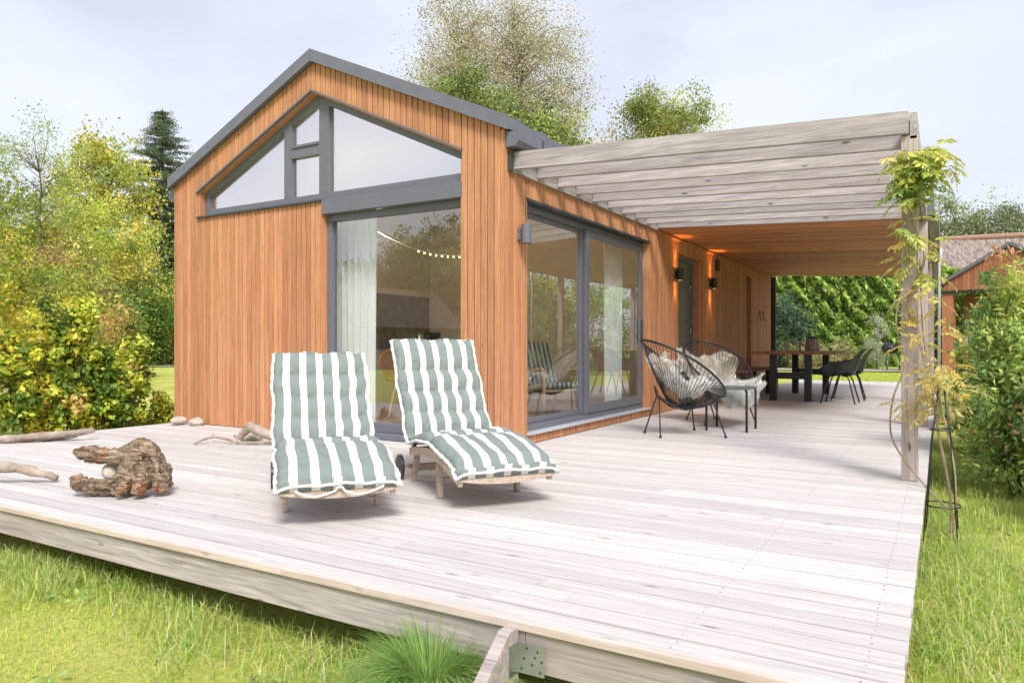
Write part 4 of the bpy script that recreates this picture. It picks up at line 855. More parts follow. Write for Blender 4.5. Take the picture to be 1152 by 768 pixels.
shell_chair((-5.62, 6.95, .062), -.8, 'tan leather shell chair with wooden legs inside the front window', M['leather'])
def lounge(loc, rz, label, fur):
    t = thing('wooden_armchair', label, 'armchair', loc, rz)
    for s in (-1, 1):
        m = MB(); m.tube([(.30, s*.31, 0), (.32, s*.31, .52), (.28, s*.31, .57), (-.30, s*.31, .50), (-.40, s*.31, 0)], .020, 8); m.build('arm_frame', M['lightwood'], t, smooth=True)
    for x, z in ((.28, .30), (-.30, .22)): m = MB(); m.tube([(x, -.31, z), (x, .31, z)], .018, 8); m.build('rail', M['lightwood'], t)
    m = MB(); m.grid(lambda a, b: Vector((.30-.62*a, -.27+.54*b, .40-.12*a+.02*math.sin(a*PI))), 12, 25); m.grid(lambda a, b: Vector((-.30-.22*a, -.27+.54*b, .30+.58*a)), 12, 25); cu = m.build('cushion', M['stripe'] if not fur else M['hide'], t, smooth=True)
    at_ = cu.data.attributes.new('su', 'FLOAT', 'POINT'); at_.data.foreach_set('value', [(v.co.y/.27*1.4) for v in cu.data.vertices]); q = cu.modifiers.new('s', 'SOLIDIFY'); q.thickness = .07
lounge((-4.25, 8.15, .062), -.5, 'wooden armchair with striped cushion behind the sliding door glass', False)
lounge((-4.35, 7.05, .062), .5, 'wooden armchair with pale fleece seat just inside the sliding door', True)
t = thing('pendant_lamp', 'small pendant lamp with three glowing bulbs inside the cabin', 'pendant lamp', (-4.9, 7.9, 2.05))
m = MB(); m.tube([(0, 0, 0), (0, 0, 1.2)], .006, 6); m.tube([(-.0, -.25, 0), (0, .25, 0)], .012, 8); m.build('rod', M['black'], t)
for k in (-1, 0, 1): m = MB(); m.lathe([(.03*math.sin(q*PI/8)+.0001, -.03*math.cos(q*PI/8)) for q in range(9)], 12, (0, .2*k, -.04)); m.build('bulb', M['bulb'], t, smooth=True)
t = thing('string_lights', 'string of small warm bulbs strung across the room behind the front window', 'string lights', (*at(425, 9.2), 2.35))
A_ = Vector((*at(425, 9.2), 2.35)); B_ = Vector((*at(530, 9.2), 2.05)); sl_ = [A_.lerp(B_, k/16)-A_+Vector((0, 0, -.10*math.sin(k/16*PI))) for k in range(17)]
m = MB(); m.tube(sl_, .004, 5); m.build('cable', M['curtain'], t)
for k in range(7, 16): m = MB(); m.lathe([(.009*math.sin(q*PI/6)+.0001, -.009*math.cos(q*PI/6)) for q in range(7)], 8, tuple(sl_[k]-Vector((0, 0, .02)))); m.build('bulb', M['bulb'], t, smooth=True)
pl = bpy.data.lights.new('pendant_light', 'POINT'); pl.energy = 16; pl.color = (1, .7, .4); pl.shadow_soft_size = .015; o = bpy.data.objects.new('pendant_light', pl); C.objects.link(o); o.parent = t; o.location = (0, 0, -.10)

# ------------------------------------------------------------------ garden objects
bx, by = at(1001, 26.8); z0 = gz(bx, by)+.04
t = thing('kettle_barbecue', 'black kettle barbecue on three legs in the far garden', 'barbecue', (bx, by, z0))
m = MB(); m.lathe([(.285*math.sin(k*PI/16), .78-.20*math.cos(k*PI/16)) for k in range(1, 9)]+[(.29, .78)], 28); m.build('bowl', M['black'], t, smooth=True)
m = MB(); m.lathe([(.29, .785), (.285, .84), (.22, .93), (.10, .975), (.0001, .985)], 28); m.tube([(-.05, 0, .985), (-.05, 0, 1.02), (.05, 0, 1.02), (.05, 0, .985)], .01, 6); m.build('lid', M['black'], t, smooth=True)
for k in range(3): a = 2*PI*k/3+.3; m = MB(); m.tube([(.14*math.cos(a), .14*math.sin(a), .64), (.32*math.cos(a), .32*math.sin(a), .02)], .014, 6); m.build('leg', M['silver'], t)
for k in (0, 2): a = 2*PI*k/3+.3; m = MB(); m.tube([(.33*math.cos(a)-.02, .33*math.sin(a), .09), (.33*math.cos(a)+.02, .33*math.sin(a), .09)], .09, 16); m.build('wheel', M['black'], t)
# trellis
t = thing('metal_obelisk', 'tapering black metal plant obelisk beside the front pergola post', 'plant support', (-.005, 5.30, -.33))
topz = .98
for (fx, fy) in ((-.10, -.10), (.09, -.08), (.10, .10), (-.09, .09)):
    m = MB(); m.tube([(fx, fy, -.02), (fx*.55, fy*.55, .65), (fx*.15, fy*.15, topz)], .0045, 6); m.build('rod', M['black'], t, smooth=True)
for zz, k in ((.25, .84), (.72, .5)): m = MB(); m.tube([(.1*k*1.25*math.cos(a), .1*k*1.25*math.sin(a), zz) for a in np.linspace(0, 2*PI, 20, endpoint=False)], .005, 6, closed=True); m.build('ring', M['black'], t)
# climbing wisteria
t = thing('wisteria', 'yellowing wisteria climbing the front pergola post', 'climbing plant', (.0, 5.45, -.33))
def W(x, y, z): return (x-.0, y-5.45, z+.33)
m = MB(); m.tube(spline([W(.05, 5.3, -.35), W(.04, 5.33, 0), W(-.02, 5.42, .35), W(-.06, 5.5, .6), W(-.12, 5.54, .9), W(-.2, 5.56, 1.2), W(-.1, 5.56, 1.5), W(-.18, 5.57, 1.8), W(-.15, 5.57, 2.1), W(-.17, 5.575, 2.2)], 6), .008, 7)
m.tube(spline([W(.03, 5.28, -.1), W(-.1, 5.4, .02), W(-.22, 5.5, .16), W(-.30, 5.56, .32), W(-.29, 5.58, .55), W(-.22, 5.57, .8), W(-.27, 5.57, 1.1), W(-.2, 5.56, 1.5), W(-.3, 5.5, 1.75)], 6), .006, 6)
m.tube(spline([W(.06, 5.3, -.3), W(.07, 5.3, .1), W(.0, 5.4, .5), W(-.10, 5.55, .9), W(-.13, 5.57, 1.5)], 6), .006, 6); m.build('stem', M['vine'], t, smooth=True)
def pinnate(cen, n, L0, pal, outs, leafl, rise=.15, droop=.5):
    Q = []; col = []; mm = MB()
    for c, o_ in zip(cen, outs):
        o_ = np.array(o_, float); o_ /= np.linalg.norm(o_); Lr = L0*RNG.uniform(.7, 1.2); base = np.array(c); side = unit(np.cross(o_, [0, 0, 1])+RNG.normal(0, .25, 3)); pc = np.array(pal[RNG.choice(len(pal), p=np.array([q[3] for q in pal])/sum(q[3] for q in pal))][:3])
        K = 7; pts = []
        for k in range(K+1):
            s = k/K; p = base+o_*Lr*s+np.array([0, 0, 1])*(rise*s-droop*s*s)*Lr; pts.append(p)
        mm.tube(pts, .0018, 4)
        for k in range(1, K+1):
            tg = unit(pts[k]-pts[k-1]); 
            for sg in ((-1, 1) if k < K else (0,)):
                d = unit(tg*(.55 if sg else 1.)+side*sg*.9+np.array([0, 0, -.35])+RNG.normal(0, .12, 3)); l = leafl*RNG.uniform(.75, 1.15)*(.75+.5*math.sin(k/K*PI)); b = pts[k]; nr = unit(np.cross(d, side*(sg or 1))+RNG.normal(0, .35, 3)); w_ = unit(np.cross(nr, d))*l*.16
                Q.append([b, b+d*l*.4+w_, b+d*l, b+d*l*.4-w_]); col.append(np.clip(pc*(1+RNG.normal(0, .16)), .02, .9))
    return np.array(Q), np.array(col), mm
def wist(zone, n, pal, L0, leafl, dirz=(-.6, .35), seed=0):
    cen = []; outs = []
    for _ in range(n):
        x, y, z = [random.uniform(*q) for q in zone]; cen.append(W(x, y, z)); a = random.uniform(0, 2*PI); outs.append((math.cos(a)+.0, math.sin(a)*.8-.3, random.uniform(*dirz)))
    return pinnate(cen, n, L0, pal, outs, leafl)
YG_ = [(.56, .60, .12, 4), (.64, .64, .15, 3), (.42, .52, .10, 3), (.70, .62, .22, 1)]; YO = [(.68, .56, .17, 4), (.70, .52, .12, 3), (.60, .50, .18, 2), (.50, .48, .14, 2)]
GR = [(.30, .44, .09, 3), (.44, .54, .10, 3), (.20, .32, .08, 2)]
Qs = []; Cs = []; st = MB()
for z_, n_, pl_, l0, ll in [(((-.26, -.06), (5.44, 5.6), (2.02, 2.22)), 50, YG_, .145, .064), (((-.27, -.08), (5.42, 5.6), (1.86, 2.12)), 44, GR, .14, .064), (((-.06, .04), (5.42, 5.58), (2.06, 2.24)), 14, YG_, .13, .06), (((-.30, -.17), (5.45, 5.6), (1.62, 1.9)), 14, GR+YG_, .16, .055),
        (((-.26, -.02), (5.45, 5.58), (1.3, 1.65)), 30, YO+YG_, .13, .042), (((-.26, .04), (5.4, 5.58), (.85, 1.3)), 34, YO, .13, .040), (((-.08, .14), (5.3, 5.5), (.58, .80)), 44, YO, .17, .042), (((-.15, .05), (5.35, 5.55), (.40, .62)), 9, YO, .16, .05), (((-.30, -.15), (5.5, 5.58), (.35, .6)), 4, YO, .12, .05)]:
    q, c_, m_ = wist(z_, n_, pl_, l0, ll); Qs.append(q); Cs.append(c_); o_ = len(st.v); st.v += m_.v; st.f += [tuple(i+o_ for i in f_) for f_ in m_.f]; st.r += m_.r
quadmesh('foliage', np.concatenate(Qs), np.concatenate(Cs), M['leaf'], t); tag(st.build('leaf_stalk', M['vine'], t), kind='stuff')

# ------------------------------------------------------------------ vegetation
def B(px, d, z, rx, ry, rz): x, y = at(px, d); return (x, y, z, rx, ry, rz)
# near left hedge of young bushes
YB_ = [(.46, .42, .05, 3), (.32, .36, .05, 3.5), (.16, .24, .04, 3), (.62, .47, .07, 1.6), (.55, .34, .14, .8), (.09, .15, .03, 2)]
GB_ = [(.10, .18, .03, 3), (.18, .27, .045, 3), (.30, .36, .05, 2), (.46, .42, .06, 1)]
near = [(-25, 9.3, .55, .7, .80, 'yellowing young beech bush at the far left behind the driftwood branch', YB_), (38, 9.2, .55, .52, .78, 'yellow and orange leaved young bush second from the left at the deck edge', YB_),
        (82, 9.5, .66, .42, .98, 'tallest yellow green young bush at the left deck edge', YB_), (122, 9.8, .30, .38, .58, 'dark green young bush close to the cabin corner behind the deck', GB_), (150, 9.7, .50, .16, .66, 'slender yellow tipped sapling bush by the left lawn', YB_), (179, 10.4, -.05, .15, .24, 'low small yellow bush beside the left cabin wall', YB_)]
for px, d, z, r, h_, lb, pal in near:
    bl = [B(px, d, z, r, r, h_), B(px+random.uniform(-20, 20), d+.2, z-.3, r*1.1, r, h_*.6), B(px+random.uniform(-12, 12), d, z+h_*.55, r*.45, r*.45, h_*.5)]
    shrub('garden_bush', lb, 'bush', bl, int(7600*r/.6), int(105*r/.6)+8, .078, .065, pal, 'young bushes along the left deck edge', shell=.25, stems=14, aspect=.62, stemr=.009, up=.7)
# big bushes and wood edge further left
big = [(-40, 14, 1.0, 1.9, 2.2, 'broad green yellow hedge bush at the far left behind the young bushes', YGREEN+AUTUMN[:1], 20000), (35, 18, 1.4, 2.0, 2.3, 'tangled autumn bush with reddish twigs left of the cabin', [(.42, .30, .10, 2), (.36, .36, .07, 2), (.30, .17, .10, 1), (.14, .2, .05, 1.5)], 24000),
       (15, 27, 2.6, 3.0, 3.4, 'big pale green arching bush behind the left hedge', YGREEN, 26000), (92, 22.5, 1.3, 1.6, 2.0, 'mixed green and orange bush in the middle of the left wood edge', [(.46, .30, .13, 1.4), (.22, .28, .06, 3), (.12, .18, .04, 2)], 24000),
       (95, 33, 3.6, 3.2, 4.0, 'light green rounded bush high in the middle of the left wood edge', [(.30, .36, .07, 3), (.38, .40, .08, 2), (.2, .27, .06, 1)], 30000), (150, 34, 2.6, 2.6, 3.5, 'golden yellow domed bush directly left of the cabin', [(.60, .46, .10, 3), (.46, .42, .08, 2), (.66, .44, .14, 1)], 26000),
       (150, 33, 1.6, 2.2, 1.9, 'dark green bush low beside the left cabin wall behind the lawn', GREEN, 22000), (205, 36, 1.9, 2.8, 3.2, 'green bush partly hidden behind the left cabin wall', GREEN+YGREEN[:2], 20000), (60, 31, 1.5, 2.6, 2.2, 'deep green low bush behind the gravel path at left', GREEN, 20000)]
for px, d, z, r, h_, lb, pal, n_ in big:
    bl = [B(px, d, z, r, r, h_)]+[B(px+random.uniform(-1, 1)*r*620/d, d+random.uniform(-.5, .5), z+random.uniform(-.4, .45)*h_, r*.5, r*.5, h_*.4) for _ in range(7)]
    shrub('garden_shrub', lb, 'shrub', bl, n_, 210, .115*(d/24)**.6, .24*(d/24), pal, 'large shrubs of the wood edge left of the cabin', shell=.62, stems=10, aspect=.5, stemr=.03)
# trees left
x, y = at(183, 46)
def spruce(x, y, h, r, label):
    z0 = gz(x, y); root = thing('spruce_tree', label, 'tree', (x, y, z0)); m = MB(); m.tube([(0, 0, -.1), (0, 0, h*.5), (0, 0, h)], [.22, .14, .02], 8); P = []; rr = random.Random(4); O = []
    z = h*.12
    while z < h*.99:
        k = 1-z/h; nb = 9
        for i in range(nb):
            a = rr.uniform(0, 2*PI); l = r*(k**.62)*rr.uniform(.6, 1.15)+.05; e = Vector((l*math.cos(a), l*math.sin(a), z+l*.12*rr.uniform(-.8, 1))); m.tube([(0, 0, z), e], [.03, .008], 4)
            for s in np.linspace(.15, 1, int(10+48*l/r)):
                c = Vector((0, 0, z)).lerp(e, s); 
                for _ in range(5): P.append((c.x+rr.gauss(0, .16), c.y+rr.gauss(0, .16), c.z+rr.gauss(0, .05)-.08)); O.append((math.cos(a), math.sin(a), -.3))
        z += h*.018
    m.build('trunk', M['bark'], root); P = np.array(P); quadmesh('crown', leafquads(P, (.14+.16*np.clip(1-P[:, 2:3]/h, 0, 1)), .24, .6, .3, np.array(O)), palcol(len(P), CONIF, (np.arange(len(P))//40)), M['leaf'], root)
spruce(x, y, 15.9, 4.9, 'dark green pointed spruce behind the left cabin eave')
x, y = at(112, 40); tree('yellow_tree', 'rounded yellow green maple tree left of the dark spruce', x, y, 12.6, .22, (2.6, 8.9, 3.7), 15000, .19, .40, [(.42, .40, .08, 3), (.50, .44, .08, 3), (.24, .30, .06, 2)], None, clumpn=70)
x, y = at(45, 26); tree('willow_tree', 'thin wispy willow with arching sparse twigs at the upper left', x, y, 8.9, .10, (1.9, 6.9, 2.2), 4600, .13, .26, [(.28, .33, .12, 2), (.22, .28, .08, 1)], None, clumpn=34, aspect=.28, upb=1.4)
x, y = at(-5, 30); tree('garden_tree', 'small round green tree cropped by the left frame edge', x, y, 8.0, .15, (2.2, 5.4, 2.4), 5000, .2, .35, YGREEN, None, clumpn=44)
# trees behind the cabin
x, y = at(520, 46); tree('tall_willow', 'tall airy poplar with sparse pale yellow leaves, left stem of the pair behind the roof', x, y, 24, .34, (4.3, 15.0, 8.2), 60000, .125, .62, PALE, 'two tall sparse trees behind the cabin', 'barkpale', clumpn=230, upb=1.1)
x, y = at(590, 45); tree('tall_willow', 'tall airy poplar with sparse pale beige leaves, right stem of the pair behind the roof', x, y, 25, .34, (4.0, 14.5, 8.6), 60000, .125, .62, PALE, 'two tall sparse trees behind the cabin', 'barkpale', clumpn=230, upb=1.1)
for px, d, h_, r, lb in ((520, 26, 10.6, 2.2, 'bright green leafy tree just above the roof slope, nearest the ridge'), (590, 24, 8.9, 2.2, 'bright green leafy tree above the roof eave, lower and farther right')):
    x, y = at(px, d); tree('green_tree', lb, x, y, h_, .2, (r, h_-2.3, 2.1), 42000, .11, .36, [(.17, .225, .06, 3), (.26, .29, .075, 3), (.10, .145, .045, 2)], 'bright green trees behind the cabin roof', clumpn=90)
x, y = at(668, 38); tree('pale_tree', 'low pale beige leaved tree between the green trees above the pergola', x, y, 12.2, .2, (3.2, 8.6, 3.0), 40000, .12, .45, [(.44, .36, .18, 3), (.38, .34, .14, 2), (.5, .34, .16, 1)], None, 'barkpale', clumpn=64)
x, y = at(740, 36); tree('autumn_tree', 'green tree with yellow patches rising above the pergola beams', x, y, 14.2, .24, (2.6, 9.9, 3.5), 50000, .13, .42, [(.25, .28, .09, 3), (.17, .22, .07, 3), (.50, .41, .08, 1.3)], None, clumpn=64)
# right background
for px, d, h_, r, lb in ((1075, 55, 12.3, 3., 'grey green broad tree left of the pair behind the thatched roof'), (1122, 54, 12.0, 3.4, 'grey green broad tree at the right behind the thatched roof')):
    x, y = at(px, d); tree('broad_tree', lb, x, y, h_, .25, (r, h_-4.2, 4.0), 18000, .19, .5, [(.20, .24, .12, 3), (.26, .29, .14, 2), (.14, .18, .09, 2)], 'broad trees behind the thatched house', clumpn=60)
# clipped hedge
def hedge():
    a = np.array(at(850, 31)); b = np.array(at(1180, 33)); z0 = gz(*a); root = thing('conifer_hedge', 'tall dense green conifer hedge closing the garden beyond the deck', 'hedge', (a[0], a[1], z0)); n = 42000
    d = b-a; L_ = np.linalg.norm(d); d /= L_; nr = np.array([d[1], -d[0]]); H = 4.3
    u = RNG.random(n)*(L_+6)-3; face = RNG.random(n) < .8; v = np.where(face, RNG.random(n), 1.)*H; dep = np.where(face, 0, RNG.random(n)*1.4)
    bump = .22*np.sin(u*3.1+v*2)*np.sin(v*4.3+u)+.12*np.sin(u*9+v*7)+RNG.normal(0, .07, n); off = bump-dep; v = v+np.where(face, 0, .12*np.sin(u*2.3)+.1*np.sin(u*5.1)+RNG.normal(0, .06, n))
    P = np.stack([d[0]*u+nr[0]*off, d[1]*u+nr[1]*off, v], 1); V = leafquads(P, .24, .42, .9, .5, np.tile([nr[0], nr[1], -.2], (n, 1))); cl = RNG.permutation(3000)[((np.floor(u*5+np.sin(v*5))*61+np.floor(v*5+np.sin(u*6)))).astype(int) % 3000]
    quadmesh('foliage', V, palcol(n, HEDGE, cl, .22), M['leaf'], root); m = MB(); c = np.array([d[0], d[1]]); p0 = -3*c; p1 = (L_+3)*c
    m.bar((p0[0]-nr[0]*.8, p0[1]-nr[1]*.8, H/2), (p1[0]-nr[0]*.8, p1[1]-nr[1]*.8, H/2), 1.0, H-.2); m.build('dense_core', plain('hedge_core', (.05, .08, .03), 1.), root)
hedge()
x, y = at(884, 29.5); shrub('blue_conifer', 'dark blue green conifer at the left end of the hedge near the cabin', 'conifer', [(x, y, 1.3, .8, .8, 1.6)], 4000, 90, .2, .2, [(.08, .13, .08, 2), (.05, .09, .05, 2)], shell=.6, aspect=.25)
low = [(905, 28.5, .45, .8, .5, 'low tan grassy perennial behind the table lantern', [(.38, .32, .18, 2), (.28, .3, .1, 2)]), (945, 28.2, .55, .9, .6, 'feathery brown green perennial behind the tub chairs', [(.34, .26, .16, 2), (.24, .28, .1, 2)]), (970, 28.6, .35, .7, .4, 'small green border plant left of the silver sapling', HEDGE)]
for px, d, z, r, h_, lb, pal in low: shrub('border_plant', lb, 'plant', [B(px, d, z, r, r*.7, h_)], 2200, 80, .13, .12, pal, 'border plants in front of the hedge', aspect=.25, up=0)
x, y = at(986, 27.6); tree('silver_sapling', 'slender silvery sapling beside the barbecue', x, y, 2.2, .025, (.36, 1.2, .95), 3000, .06, .09, [(.46, .50, .36, 3), (.38, .42, .28, 2)], None, clumpn=34, aspect=.3, start=.15, upb=1.5)
for px, d in ((1060, 27), (1080, 29)):
    pass
x, y = at(1072, 26); shrub('green_shrub', 'bright green shrub between the front post and the brown shed', 'shrub', [(x, y, 1.3, 1.3, 1.3, 1.9), (x+.5, y, .6, 1.3, 1.2, 1.2)], 8000, 200, .13, .2, GREEN+YGREEN[:1])
# right foreground bush
LR = [(.27, .37, .11, 4), (.40, .47, .13, 3), (.11, .19, .06, 2.4), (.40, .44, .09, 1.8), (.42, .22, .12, .6)]
LY = [(.50, .50, .06, 4), (.36, .42, .06, 3), (.60, .52, .10, 1.5), (.18, .27, .05, 2)]
rb = [(.55, 7.2, .60, .50, .5, .92, 'dense green laurel bush right beside the pergola, leaves tipped red', LR, 15000, .06), (1.30, 7.6, .62, .6, .6, .92, 'broad green laurel bush at the right frame edge', LR, 15000, .065), (.98, 6.15, .05, .40, .34, .36, 'yellow leaved low bush at the right frame edge above the lawn', LY, 4600, .07),
      (.55, 9.4, .45, .6, .8, .75, 'green bush farther along the deck behind the nearest laurel', LR+YGREEN[:1], 9000, .07), (1.3, 11.2, .35, .8, 1.0, .85, 'tall yellow green bush in front of the brown shed', YGREEN+LR, 9000, .08), (.95, 14.5, .3, .8, 1.3, .8, 'green bush halfway to the shed along the deck', GREEN, 8000, .09)]
for x, y, z, rx, ry, rz_, lb, pal, n_, sz in rb:
    shrub('laurel_bush', lb, 'bush', [(x, y, z, rx, ry, rz_), (x+.15, y-.1, z-.3, rx*1.05, ry, rz_*.7), (x-.1, y, z+.35*rz_, rx*.6, ry*.6, rz_*.8)], n_, 190, sz, .065, pal, 'garden bushes right of the deck', shell=.25, stems=22, aspect=.36 if pal is LR else .6, up=.5, stemr=.006)
# more garden out of view to the right and behind the camera, seen mirrored in the glass
MIRR = [(4.4, 15.5, 1.5, 3.0), (4.8, 20, 1.8, 3.6), (4.8, 26, 1.7, 3.6)]
for i, (x, y, r, h_) in enumerate([(4.6, 12.5, 1.7, 3.2), (6.0, 17, 2.0, 4.2), (6.5, 22, 2.4, 4.6), (11, 25, 3.4, 6)]):
    shrub('garden_shrub', ['round green shrub mirrored nearest in the sliding door glass', 'yellow green shrub mirrored mid way in the sliding door glass', 'dull green shrub mirrored behind the post in the sliding door', 'tallest shrub mirrored far off in the sliding door glass'][i], 'shrub', [(x, y, h_*.4, r, r, h_*.6)], 6000, 160, .17, .25, [YGREEN, GREEN, YGREEN, GREEN][i], stems=4)
for i, (x, y, r, h_) in enumerate(MIRR):
    shrub('garden_shrub', ['light green shrub in the right garden, nearest of the row mirrored in the sliding door', 'light green shrub second in the mirrored right garden row', 'light green shrub farthest in the mirrored right garden row'][i], 'shrub', [(x, y, h_*.4, r, r, h_*.6)], 9000, 160, .13, .2, [YGREEN, GREEN+YGREEN, HEDGE][i], stems=4)
def mir(px, d): x, y = at(px, d); return x, 11.1-y
for i, (px, d, h_, r) in enumerate([(505, 46, 9.6, 3.0), (470, 48, 8.4, 3.2), (430, 50, 7.2, 3.4), (395, 46, 6.4, 3.0), (545, 52, 8.5, 3.4), (300, 60, 6.5, 3.5)]):
    x, y = mir(px, d)
    tree('oak_tree', ['tallest oak tree mirrored at the right of the front window', 'second oak tree from the right mirrored in the front window', 'middle oak tree mirrored in the front window above the cottage', 'short oak tree mirrored at the left of the front window', 'far right oak tree mirrored outside the front window edge', 'low far oak tree mirrored in the left gable pane'][i], x, y, h_, .25, (r, h_*.55, h_*.43), 12000, .24, .42, GREEN+PALE[:2], None, clumpn=60)
t = thing('cottage', 'grey roofed stone cottage mirrored in the front window', 'cottage', (*mir(432, 40), -.33), .2)
m = MB(); m.prism([(-2.2, 0), (2.2, 0), (2.2, 2.3), (0, 4.2), (-2.2, 2.3)], 1, -3.5, 3.5); m.build('wall', M['splash'], t)
m = MB(); m.bar((-2.5, 0, 2.1), (0, 0, 4.3), 7.4, .15, (0, 0, 1)); m.bar((0, 0, 4.3), (2.5, 0, 2.1), 7.4, .15, (0, 0, 1)); rf = m.build('roof', M['bark'], t); m = MB(); m.box((-.3, 1.5, 3.9), (.3, 2.1, 5.1)); m.build('chimney', M['splash'], rf)
for yy in (-1.5, 1.5): m = MB(); m.box((2.2, yy-.5, .9), (2.25, yy+.5, 2.0)); m.build('window', M['greydark'], t)

# ------------------------------------------------------------------ shed and thatched house
sx_, sy_ = at(1146, 24); t = thing('wooden_shed', 'small brown cedar shed with dark roof edge behind the right bushes', 'shed', (sx_, sy_, gz(sx_, sy_)), -.22)
m = MB(); HWd = 2.05; zl = 2.92; za = 4.16
clad(m, -HWd+.2, HWd-.2, [(-HWd, HWd, k0(2.75), lambda u: za+.05-(za-zl)*abs(u)/HWd-.1)], lambda u, z, d: (u, -1.5-d, z), pitch=.11); m.build('gable_cladding', M['cedardark'], t)
m = MB(); m.bar((-HWd, .2, zl), (0, .2, za), 3.6, .10, (0, 0, 1)); m.bar((0, .2, za), (HWd, .2, zl), 3.6, .10, (0, 0, 1)); m.build('roof', M['greyroof'], t)
m = MB(); m.box((-HWd-.6, -1.45, 2.66), (HWd, -1.3, 2.74)); m.build('eave_beam', M['greydark'], t)
m = MB(); m.box((-1.92, -1.4, 0), (-1.60, -1.0, 2.655)); m.build('post', M['cedardark'], t); m = MB(); m.box((-1.5, -.4, 0), (1.8, 1.6, 2.62)); m.build('wall', M['cedardark'], t)
m = MB(); m.box((-1.45, -.45, .6), (-1.15, -.41, 1.8)); m.build('window', M['white'], t)
hx, hy_ = at(1160, 46); t = thing('thatched_house', 'thatched roof house with red ridge tiles and eyebrow dormer at the right', 'house', (hx, hy_, gz(hx, hy_)), T0-.38)
m = MB(); m.box((-6.0, 0, 0), (7.5, 6, 4.4)); m.build('wall', plain('house_wall', (.25, .16, .11), .9, var=.2), t)
def thp(a, b):
    x = -7.+15*a; bz = 4.1+4.1*b; y = -1.0+4.0*b; dm = math.exp(-((x+4.05)/1.0)**4)*max(0, 1-((b-.30)/.34)**2); 
    return Vector((x, y-1.1*dm*(1 if b < .62 else .5), bz+.25*math.sin(b*PI)+.12*math.exp(-((x+4.05)/1.2)**2)))
m = MB(); m.grid(thp, 90, 24); m.grid(lambda a, b: Vector((-7.+15*a, 7-4.0*b, 4.1+4.1*b)), 10, 4); rf = m.build('roof', M['thatch'], t, smooth=True); q = rf.modifiers.new('s', 'SOLIDIFY'); q.thickness = .25; q.offset = -1
m = MB(); m.tube([(-7.05, 3, 8.25), (0, 3, 8.3), (8.05, 3, 8.25)], .2, 10); m.build('ridge_tiles', M['ridge'], rf)
m = MB(); ar = [(-.72+0*0, 0)]; pts = [(.72*math.cos(a), .62*math.sin(a)) for a in np.linspace(PI, 0, 13)]; m.prism(pts, 1, -.08, .0); w_ = m.build('dormer_window', M['white'], t, loc=(-4.05, -1.22, 4.95))
m = MB()
for s in (-1, 1): m.prism([(s*.06, .06), (s*.50, .06), (s*.46, .30), (s*.06, .48)], 1, -.10, -.085)
m.build('pane', M['greydark'], w_)

# ------------------------------------------------------------------ grass
def blades(name, P, h, wdt, lean, pal, kind='stuff', parent=None, label=None, cat=None, dirs=None, loc=None, mat='grass'):
    n = len(P); a = RNG.random(n)*2*PI; d = np.stack([np.cos(a), np.sin(a), np.zeros(n)], 1) if dirs is None else dirs
    s = np.stack([-d[:, 1], d[:, 0], np.zeros(n)], 1); hh = (h*(1+RNG.uniform(-.45, .45, n)))[:, None]; ln = (lean*RNG.uniform(.2, 1.4, n))[:, None]; w_ = wdt*RNG.uniform(.7, 1.3, (n, 1))
    up = np.array([0, 0, 1.]); P0 = P; P1 = P+up*hh*.55+d*hh*ln*.30; P2 = P+up*hh*(1-.45*ln**1.5).clip(.15)+d*hh*ln*.95
    V = np.concatenate([np.stack([P0-s*w_, P0+s*w_, P1+s*w_*.75, P1-s*w_*.75], 1), np.stack([P1-s*w_*.75, P1+s*w_*.75, P2+s*w_*.1, P2-s*w_*.1], 1)])
    c = palcol(n, pal, None, .2); o = quadmesh(name, V if loc is None else V-np.array(loc), np.concatenate([c, c]), M[mat], parent)
    if parent is None and loc is not None: o.location = loc
    if kind: o['kind'] = kind
    if label: o['label'] = label
    if cat: o['category'] = cat
    return o
LAWN = [(.38, .47, .07, 4), (.45, .51, .10, 3), (.32, .40, .06, 2), (.54, .50, .20, 1.2)]
LONG = [(.30, .42, .08, 4), (.42, .48, .13, 3), (.18, .29, .055, 2.2), (.56, .50, .28, 1.6), (.44, .32, .18, .7)]
def scatter(n, x0, x1, y0, y1, patch=None):
    x = RNG.uniform(x0, x1, n); y = RNG.uniform(y0, y1, n)
    if patch is not None: k = RNG.random(n) < patch(x, y); x, y = x[k], y[k]
    z = np.array([gz(a, b) for a, b in zip(x, y)])+.012*np.sin(x*2.1)*np.cos(y*1.7)-.004; return np.stack([x, y, z], 1)
nz = lambda x, y: .5+.25*np.sin(x*3.1+y*1.3)+.25*np.sin(x*1.7-y*4.1)+.15*np.sin(7*x+5*y)
blades('lawn_grass', np.concatenate([scatter(95000, -8.5, -.6, .2, 2.25, lambda x, y: (x < -y*.2-.4)*(.45+.6*nz(x*.7, y*.8))), scatter(45000, -.1, 2.6, 1.5, 7.5, lambda x, y: .4+.7*nz(x*.8, y*.6))]), .022, .0017, 1.5, LAWN, label='short bright lawn grass in front of and beside the deck', cat='grass')
e1 = scatter(60000, -8.3, -.2, 1.25, 2.24, lambda x, y: np.clip((y-1.50-.25*nz(x*2, y))/.5, 0, 1)**1.2*(.15+1.0*nz(x*1.6, y*1.4)**1.5))
blades('long_grass', e1[::2], .10, .0021, 1.35, LONG, label='long uncut grass along the front of the deck', cat='grass'); blades('long_grass', e1[1::4], .14, .0018, 1.5, LONG, label='straggling seeded grass blades leaning out under the front deck edge', cat='grass')
e2 = scatter(42000, -.12, .95, 1.8, 9, lambda x, y: np.clip(1-(x+.1)/.7, 0, 1)**.9*(.15+1.0*nz(x*1.6, y*1.2)))
blades('long_grass', e2, .12, .0021, 1.35, LONG, label='long uncut grass along the right side of the deck', cat='grass')
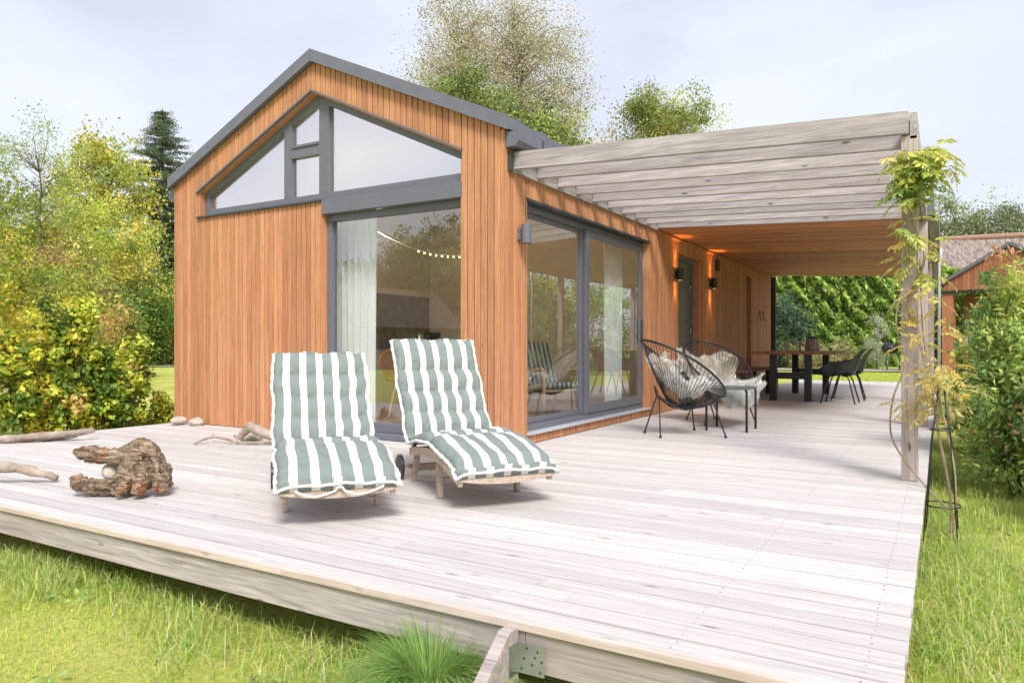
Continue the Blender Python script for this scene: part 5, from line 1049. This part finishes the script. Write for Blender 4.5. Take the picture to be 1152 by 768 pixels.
wp = np.concatenate([scatter(2600, -7.8, -1.9, 1.35, 2.15, lambda x, y: (nz(x*1.3, y) > .66)*1.), scatter(1400, 0, 1.3, 2.0, 6, lambda x, y: (nz(x*1.3, y) > .68)*1.)])+np.array([0, 0, .045])
wd = quadmesh('weeds', leafquads(wp, .036, .5, 1.3, -.2), palcol(len(wp), [(.18, .28, .08, 2), (.26, .36, .12, 2), (.12, .20, .05, 1)]), M['leaf']); tag(wd, 'broad leaved weeds mixed into the long grass round the deck', 'weeds', kind='stuff')
e3 = scatter(60000, -13, -7.95, 4, 17, lambda x, y: .9+0*x); blades('lawn_grass', e3[::2], .07, .003, .9, LAWN, label='lawn grass left of the cabin behind the bushes', cat='grass')
e4 = scatter(26000, -3.4, 2.8, 20.5, 27); blades('lawn_grass', e4, .07, .004, .9, LAWN, label='bright lawn grass beyond the far end of the deck', cat='grass')
# broad leaf weeds
P = scatter(900, -7.5, -2.0, 1.5, 2.2, lambda x, y: nz(x*1.3, y) > .72); V = leafquads(P+np.array([0, 0, .04]), .085, .5, 1.5, -.2); quadmesh('weed_leaves', V, palcol(len(P), [(.16, .28, .06, 2), (.22, .34, .09, 2)]), M['leaf']).update if False else None
wd = quadmesh('weeds', leafquads(scatter(700, -7.5, -1.8, 1.4, 2.2, lambda x, y: (nz(x*1.3, y) > .7)*1.)+np.array([0, 0, .045]), .08, .5, 1.5, -.2), None, M['leaf']) if False else None
# ornamental tuft
tx_, ty_ = -1.50, 1.99; n = 3200; a = RNG.random(n)*2*PI+RNG.normal(0, .3, n); r = .08*np.sqrt(RNG.random(n)); P = np.stack([tx_+r*np.cos(a), ty_+r*np.sin(a), np.full(n, -.335)], 1); dirs = np.stack([np.cos(a), np.sin(a), 0*a], 1)
blades('grass_tuft', P, .25, .0016, 1.15, [(.15, .27, .06, 4), (.23, .35, .09, 3), (.42, .44, .20, 1)], kind=None, label='thick arching tuft of fresh green ornamental grass under the deck edge', cat='grass tuft', dirs=dirs, loc=(tx_, ty_, -.335))
# pale leaved plant at lower right
shrub('silver_plant', 'low plant with pale whitish leaves at the lower right beside the deck', 'plant', [(.06, 2.25, -.27, .10, .16, .07)], 260, 26, .034, .022, [(.55, .58, .50, 2), (.42, .50, .36, 1)], stems=3, up=1.5, aspect=.6, stemr=.003)
